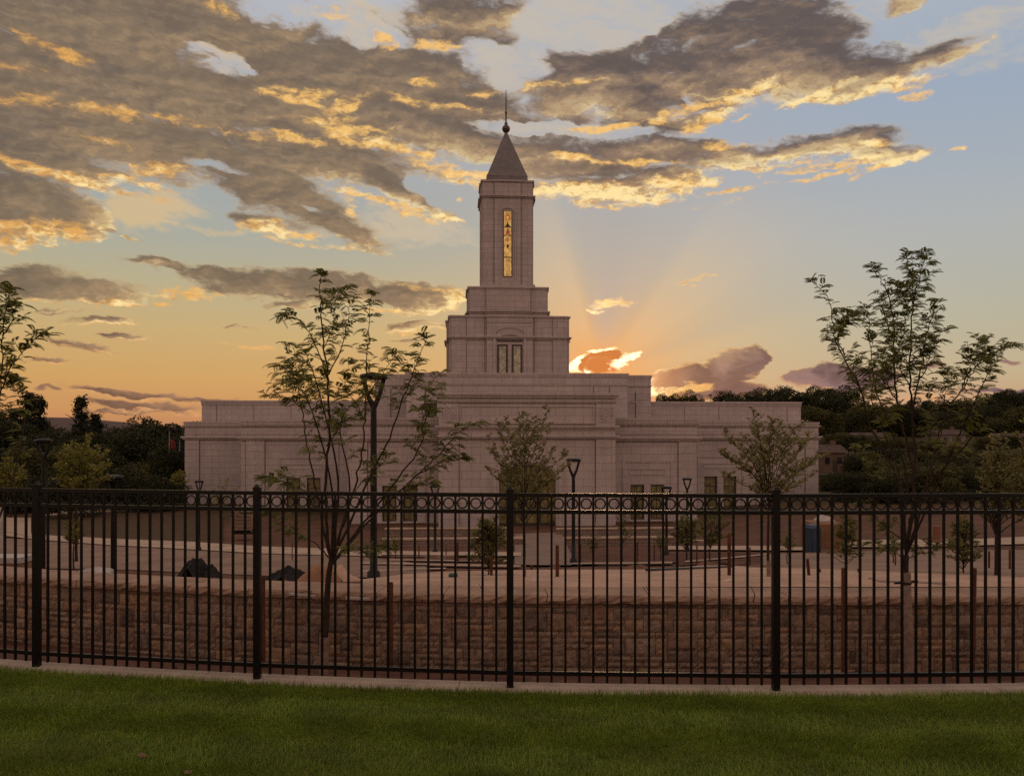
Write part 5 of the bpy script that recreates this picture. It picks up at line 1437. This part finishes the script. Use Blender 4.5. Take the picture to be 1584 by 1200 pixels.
B_l = [
 (.60,[(1402,858),(1395,800),(1390,745),(1368,700),(1345,655),(1332,608),(1308,555),(1292,525),(1288,487),(1275,453),(1251,434)],.45),
 (.50,[(1402,850),(1400,790),(1404,740),(1388,690),(1368,640),(1352,590),(1347,540),(1345,501),(1342,474)],.45),
 (.70,[(1403,852),(1411,790),(1413,740),(1402,680),(1388,620),(1382,560),(1382,500),(1374,460),(1362,432),(1348,412)],.42),
 (.70,[(1404,850),(1412,780),(1416,720),(1412,660),(1409,600),(1408,540),(1410,490),(1412,455),(1407,420),(1400,395)],.42),
 (.30,[(1411,470),(1420,440),(1428,415),(1431,393)],.1),
 (.40,[(1411,640),(1422,580),(1430,535),(1440,495),(1450,466)],.25),
 (.25,[(1420,590),(1436,560),(1447,535),(1458,510)],.2),
 (.52,[(1406,850),(1425,780),(1445,700),(1467,634),(1491,598),(1513,564),(1540,550),(1571,532)],.5),
 (.28,[(1488,600),(1498,575),(1500,555),(1497,535)],.15),
 (.26,[(1511,566),(1522,550),(1523,535),(1521,526)],.15),
 (.25,[(1450,690),(1460,640),(1462,605),(1459,572)],.35),
 (.35,[(1401,838),(1385,826),(1368,812),(1350,795),(1335,775)],.3),
 (.25,[(1403,866),(1420,857),(1445,852),(1470,838)],.35),
 (.25,[(1401,866),(1385,856),(1366,850),(1350,838)],.35),
 (.3,[(1388,620),(1370,590),(1365,560),(1370,530)],.2),
 (.3,[(1409,600),(1395,570),(1392,530),(1396,500)],.2),
 (.3,[(1382,520),(1368,490),(1360,460)],.2),
 (.3,[(1332,608),(1322,580),(1318,555)],.2),
 (.3,[(1308,553),(1296,520),(1310,495),(1322,480)],.2),
 (.3,[(1413,740),(1435,690),(1440,650),(1437,600)],.3),
 (.3,[(1395,740),(1370,735),(1345,715),(1325,690)],.3),
 (.25,[(1408,560),(1425,545),(1432,520)],.2),
 (.25,[(1400,500),(1402,470),(1388,440)],.2),
]
limb_tree('locust_tree', 'tall airy young tree at the right with pale lower trunk and black tie', 'tree', 10.9, B_tr, B_l, .040, .155, compound_leaf, 'bark', 22, 1.7, .45, wrap=[(1407,1044),(1405,985),(1402,920),(1401,885)], stake_tie=(1401,901))
C_l = [
 (.6,[(-26,860),(-20,760),(-10,680),(0,600),(4,520),(10,470),(18,444)],.35),
 (.4,[(-22,780),(-14,680),(-4,620),(16,570),(40,540),(58,522),(70,519)],.4),
 (.4,[(-26,800),(-40,700),(-45,600),(-30,520),(-20,470)],.3),
 (.3,[(3,530),(-8,500),(-10,470),(-4,450)],.1),(.3,[(0,600),(14,600),(26,590)],.1),(.3,[(4,520),(20,490),(26,470)],.2),
 (.4,[(-30,820),(-70,720),(-90,620),(-80,540)],.3),
]
limb_tree('locust_tree', 'young tree at the left edge with only its right hand branches showing', 'tree', 10.9, [(-30,1040),(-28,950),(-26,860)], C_l, .040, .19, compound_leaf, 'bark', 23, 1.5, .4)

def auto_tree(label, px, ybase, yfork, crown, Y, seed, nl=9, leafsize=.075, leafmat='leaf_round', r0=.03, density=1.6, name='young_tree', twig=.2, spread=None, vase=True, wrap=False, group=None):
    r = random.Random(seed); x0, x1, y0, y1 = crown; limbs = []
    cx, cyy = (x0+x1)/2, (y0+y1)/2
    for k in range(nl):
        a = math.pi*(.04+.92*(k+.5)/nl)+r.uniform(-.12, .12)
        q = r.uniform(.72, 1.0)
        ex, ey = cx-math.cos(a)*(x1-x0)/2*q, cyy+(y1-y0)*.18-math.sin(a)*((y1-y0)*.68)*q
        s_ = yfork-(r.random()*(yfork-cyy)*.35 if vase else r.random()*(yfork-y0)*.8)
        mx, my = px+(ex-px)*.35, s_+(ey-s_)*.5
        limbs.append((.55, [(px, s_), (mx, my), (px+(ex-px)*.75, s_+(ey-s_)*.8), (ex, ey)], .3))
    for k in range(nl//2):
        a = r.uniform(0, math.pi*2); q = r.uniform(.2, .6)
        ex, ey = cx+math.cos(a)*(x1-x0)/2*q, cyy+math.sin(a)*(y1-y0)/2*q
        limbs.append((.35, [(px, yfork-5), ((px+ex)/2+r.uniform(-4, 4), (yfork+ey)/2), (ex, ey)], .35))
    sp_ = (x1-x0)/F*Y*.30 if spread is None else spread
    return limb_tree(name, label, 'tree', Y, [(px, ybase), (px+r.uniform(-1, 1), (ybase+yfork)/2), (px, yfork)], limbs, r0, leafsize, oval_leaf, 'bark', seed, density, sp_, twig=twig, leaf_mat=leafmat, group=group,
                     wrap=[(px, ybase), (px, ybase+(yfork-ybase)*.35)] if wrap else None, depth_limbs=4)
auto_tree('airy young tree before the arched doorway, just right of the middle post', 811, 905, 812, (738, 884, 618, 790), 14.4, 31, 14, .080, wrap=True, density=1.6, r0=.020)
auto_tree('round crowned young tree in front of the right wing', 1189, 908, 790, (1096, 1290, 622, 800), 14.4, 32, 18, .082, wrap=True, density=1.9, r0=.024)
auto_tree('upright bushy young tree left of the middle fence post', 756, 904, 884, (722, 788, 792, 893), 15.4, 33, 26, .062, density=4.5, r0=.016, twig=.13, vase=False)
auto_tree('thin sapling in the planter between two slim stakes', 963, 868, 840, (948, 980, 785, 845), 33, 34, 6, .08, density=1.0, r0=.02, twig=.2)
auto_tree('small shrubby tree before the right wing, left of the round crowned tree', 1062, 866, 850, (1038, 1086, 792, 858), 31, 35, 12, .13, density=3, r0=.03)
auto_tree('dull leafy shrub tree at the foot of the right wing', 1098, 866, 850, (1075, 1135, 776, 858), 36, 36, 14, .15, density=3, r0=.03)
auto_tree('small drooping tree with light trunk between container and big right tree', 1308, 892, 872, (1290, 1332, 792, 880), 19, 37, 16, .08, density=3.6, r0=.02, twig=.12, vase=False)
auto_tree('small leafy tree right of the orange barrier', 1490, 896, 880, (1466, 1516, 790, 895), 17.5, 38, 18, .08, density=3.8, r0=.02, twig=.12, vase=False)
auto_tree('bare looking multi stemmed tree near the right edge', 1541, 900, 830, (1505, 1578, 660, 835), 15.5, 39, 14, .075, density=1.8, r0=.030)
auto_tree('leafy young tree cut by the right edge', 1600, 900, 830, (1548, 1660, 640, 830), 14.8, 40, 14, .085, density=2.4, r0=.030)
auto_tree('light green young tree at the left behind the lamp posts', 118, 868, 770, (80, 180, 672, 785), 24, 41, 18, .11, 'leaf_lime', density=2.2, r0=.035, twig=.3)
auto_tree('small sapling tied between stakes on the left asphalt', 114, 880, 845, (96, 136, 790, 862), 24, 42, 6, .08, 'leaf_lime', density=1.3, r0=.02)
auto_tree('yellow green low tree at the far left edge behind the fence', 16, 800, 770, (-20, 48, 706, 770), 40, 43, 10, .14, 'leaf_lime', density=2.2, r0=.05, twig=.35)
auto_tree('round young tree before the left wing, left of the steps', 340, 850, 800, (325, 372, 725, 800), 0 or 50, 44, 4, .12, 'leaf_lime', density=.6, r0=.03, twig=.3)
auto_tree('green bushy tree beside the flagpoles', 276, 760, 750, (262, 293, 728, 758), 90, 45, 8, .22, 'leaf_lime', density=1.2, r0=.07, twig=.6)

for i, (px, yb, yt, Y) in enumerate(((612,868,832,40),(742,868,835,40),(918,868,830,36),(1022,866,826,36),(1218,872,826,30),(1382,870,834,28))):
    auto_tree('slim newly planted sapling in the beds before the temple', px, yb, (yb+yt)//2+6, (px-11, px+11, yt-8, (yb+yt)//2+8), Y, 60+i, 5, .09, density=1.2, r0=.018, twig=.18, group='newly planted saplings in the beds')

# ---- background wood: each tree its own crown and trunk; crown meshes are shared between look-alikes
def crown_mesh(kind, seed):
    """unit crown, height 1, made of leaf clumps on and inside an uneven envelope"""
    g = np.random.default_rng(seed)
    if kind == 'conifer':
        nb = 70; hb = g.uniform(.06, .98, nb)**1.1; ab = g.uniform(0, 2*np.pi, nb); lb = ((1-hb)**1.05*.30+.012)*g.uniform(.35, 1.25, nb)
        n = 5000; k = g.integers(0, nb, n); u = g.uniform(.05, 1, n)**.7; rad = lb[k]*u
        sp_ = .030*(1-u*.5)+.008
        c = np.stack([rad*np.cos(ab[k]), rad*np.sin(ab[k]), hb[k]+.10*rad/.25-.05*u*u], 1)+g.normal(size=(n, 3))*sp_[:, None]*np.array([.8, .8, .55])
        s = g.uniform(.008, .018, n)
    else:
        nb = 15 if kind == 'round' else 20
        cs, rs = [], []
        for k in range(nb):
            a = g.uniform(0, 2*np.pi); zz = g.uniform(.30, .92); q = .33*math.sqrt(max(.05, 1-((zz-.58)/.44)**2))*g.uniform(.4, 1.05)
            cs.append((q*math.cos(a), q*math.sin(a), zz)); rs.append(g.uniform(.09, .19))
        cs.append((0, 0, .6)); rs.append(.25)
        n = 9000; idx = g.integers(0, len(cs), n); cs, rs = np.array(cs), np.array(rs)
        d = g.normal(size=(n, 3)); d /= np.linalg.norm(d, axis=1)[:, None]
        c = cs[idx]+d*(rs[idx]*g.uniform(.55, 1.08, n)**.6)[:, None]*np.array([1, 1, .85])
        s = g.uniform(.008, .019, n)
    q = g.normal(size=(n, 3)); q /= np.linalg.norm(q, axis=1)[:, None]
    r_ = g.normal(size=(n, 3)); r_ -= (r_*q).sum(1)[:, None]*q; r_ /= np.linalg.norm(r_, axis=1)[:, None]
    s = s[:, None]; V = np.stack([c-q*s, c-r_*s*.6, c+q*s, c+r_*s*.6], 1).reshape(-1, 3)
    return V, (np.arange(n)*4)[:, None]+np.arange(4)
protos = {}
def proto(kind, mat, var):
    key = (kind, mat, var)
    if key not in protos:
        V, Fa = crown_mesh(kind, var*7+hash_(kind))
        me = bpy.data.meshes.new('crown'); 
        o = npmesh('crown', V, Fa, M[mat]); me = o.data; bpy.data.objects.remove(o)
        tb = MB(); tb.tube([(0, 0, -.06), (0.004, 0, .2), (-.004, .003, .5), (0, 0, .8 if kind != 'conifer' else .97)], [.026, .019, .012, .003], 8)
        for k in range(7):
            a = k*2.4; tb.tube([(0, 0, .25+k*.06), (.1*math.cos(a), .1*math.sin(a), .4+k*.06), (.2*math.cos(a), .2*math.sin(a), .5+k*.05)], [.010, .006, .002], 5)
        o = tb.build('trunk', M['bark_old']); tm = o.data; bpy.data.objects.remove(o)
        protos[key] = (me, tm)
    return protos[key]
def hash_(s): return sum(ord(c) for c in s)
def far_tree(px, ytop, Y, kind, mat, label, group, width=1.0, base=None, name=None):
    r = random.Random(int(px*13+Y)); x = (px-HX)/F*Y; zb_ = zback(x, Y) if base is None else base
    H = CZ-(ytop-HY)/F*Y-zb_
    if H < 1.5: H = 1.5
    me, tm = proto(kind, mat, r.randint(0, 2))
    t = thing(name or {'conifer': 'pine_tree', 'round': 'leafy_tree', 'rough': 'leafy_tree', 'bush': 'bush'}[kind], label, 'tree', (x, Y, zb_), r.uniform(0, 6.28), group)
    for nm, m_ in (('crown', me), ('trunk', tm)):
        o = bpy.data.objects.new(nm, m_); link(o, t)
    w_ = H*width; t.scale = (w_, w_, H)
    return t
G1 = 'trees of the dark wood left of the temple'
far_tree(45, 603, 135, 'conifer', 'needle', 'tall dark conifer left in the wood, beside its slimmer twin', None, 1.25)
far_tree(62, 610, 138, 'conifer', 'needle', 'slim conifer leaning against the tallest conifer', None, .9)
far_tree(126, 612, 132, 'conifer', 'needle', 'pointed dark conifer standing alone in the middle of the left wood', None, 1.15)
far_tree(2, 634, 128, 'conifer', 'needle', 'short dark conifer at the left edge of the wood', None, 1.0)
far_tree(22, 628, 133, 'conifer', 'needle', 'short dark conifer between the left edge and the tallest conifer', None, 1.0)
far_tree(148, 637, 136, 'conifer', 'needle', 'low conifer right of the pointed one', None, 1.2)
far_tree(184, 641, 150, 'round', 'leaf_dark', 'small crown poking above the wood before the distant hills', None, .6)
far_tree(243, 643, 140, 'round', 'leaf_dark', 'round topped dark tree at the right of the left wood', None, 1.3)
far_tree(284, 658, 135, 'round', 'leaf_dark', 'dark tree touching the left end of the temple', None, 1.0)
rr = random.Random(77)
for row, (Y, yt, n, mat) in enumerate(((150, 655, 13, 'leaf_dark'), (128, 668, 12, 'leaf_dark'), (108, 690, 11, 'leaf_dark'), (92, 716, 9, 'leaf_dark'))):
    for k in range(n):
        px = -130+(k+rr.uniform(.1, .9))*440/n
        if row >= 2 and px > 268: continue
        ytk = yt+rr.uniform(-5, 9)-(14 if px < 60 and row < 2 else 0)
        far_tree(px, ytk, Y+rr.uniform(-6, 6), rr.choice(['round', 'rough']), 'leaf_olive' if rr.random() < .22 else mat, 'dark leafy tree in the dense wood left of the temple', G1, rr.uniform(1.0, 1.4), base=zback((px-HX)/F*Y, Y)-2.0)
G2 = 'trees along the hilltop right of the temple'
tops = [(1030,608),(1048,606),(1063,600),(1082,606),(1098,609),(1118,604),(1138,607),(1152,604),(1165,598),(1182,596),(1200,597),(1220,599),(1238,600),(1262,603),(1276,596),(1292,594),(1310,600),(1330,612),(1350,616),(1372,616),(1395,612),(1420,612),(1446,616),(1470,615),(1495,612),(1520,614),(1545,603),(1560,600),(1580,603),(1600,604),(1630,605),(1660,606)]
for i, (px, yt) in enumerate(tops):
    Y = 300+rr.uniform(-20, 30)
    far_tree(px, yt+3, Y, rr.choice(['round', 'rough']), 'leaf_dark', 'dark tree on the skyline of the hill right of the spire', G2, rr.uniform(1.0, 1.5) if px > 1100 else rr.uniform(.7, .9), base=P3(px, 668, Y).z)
G3 = 'olive trees on the slope below the hillside houses'
for i in range(44):
    px = 1256+(i+rr.random())*9.2; Y = rr.choice([280, 262, 246])
    far_tree(px, 632+rr.uniform(-12, 16), Y, 'round', 'leaf_dark' if i % 3 else 'leaf_olive', 'leafy tree on the upper slope behind the hillside houses', 'trees on the upper slope', rr.uniform(1.0, 1.4), base=P3(px, 692, Y).z)
for i in range(66):
    px = 1284+(i % 22+rr.random())*17.5; Y = (165, 135, 108)[i//22]+rr.uniform(-12, 12)
    yt = (696, 708, 726)[i//22]+rr.uniform(-9, 8)
    if i//22 == 0 and 1440 < px < 1600: yt += 6
    if px < 1318: yt = max(yt, 732)
    far_tree(px, yt, Y, rr.choice(['round', 'rough']), rr.choice(['leaf_olive', 'leaf_olive', 'leaf_dark']), 'olive green tree low on the slope right of the temple', G3, rr.uniform(1.1, 1.6), base=zback((px-HX)/F*Y, Y)-2.2)
for i in range(20):
    px = 1290+(i+rr.random())*15; Y = 192+rr.uniform(-6, 6)
    if 1448 < px < 1500: continue
    far_tree(px, 676+rr.uniform(-6, 8), Y, 'rough', rr.choice(['leaf_olive', 'leaf_dark']), 'leafy tree standing before the hillside houses', 'trees before the hillside houses', rr.uniform(1.2, 1.6), base=P3(px, 706, Y).z)
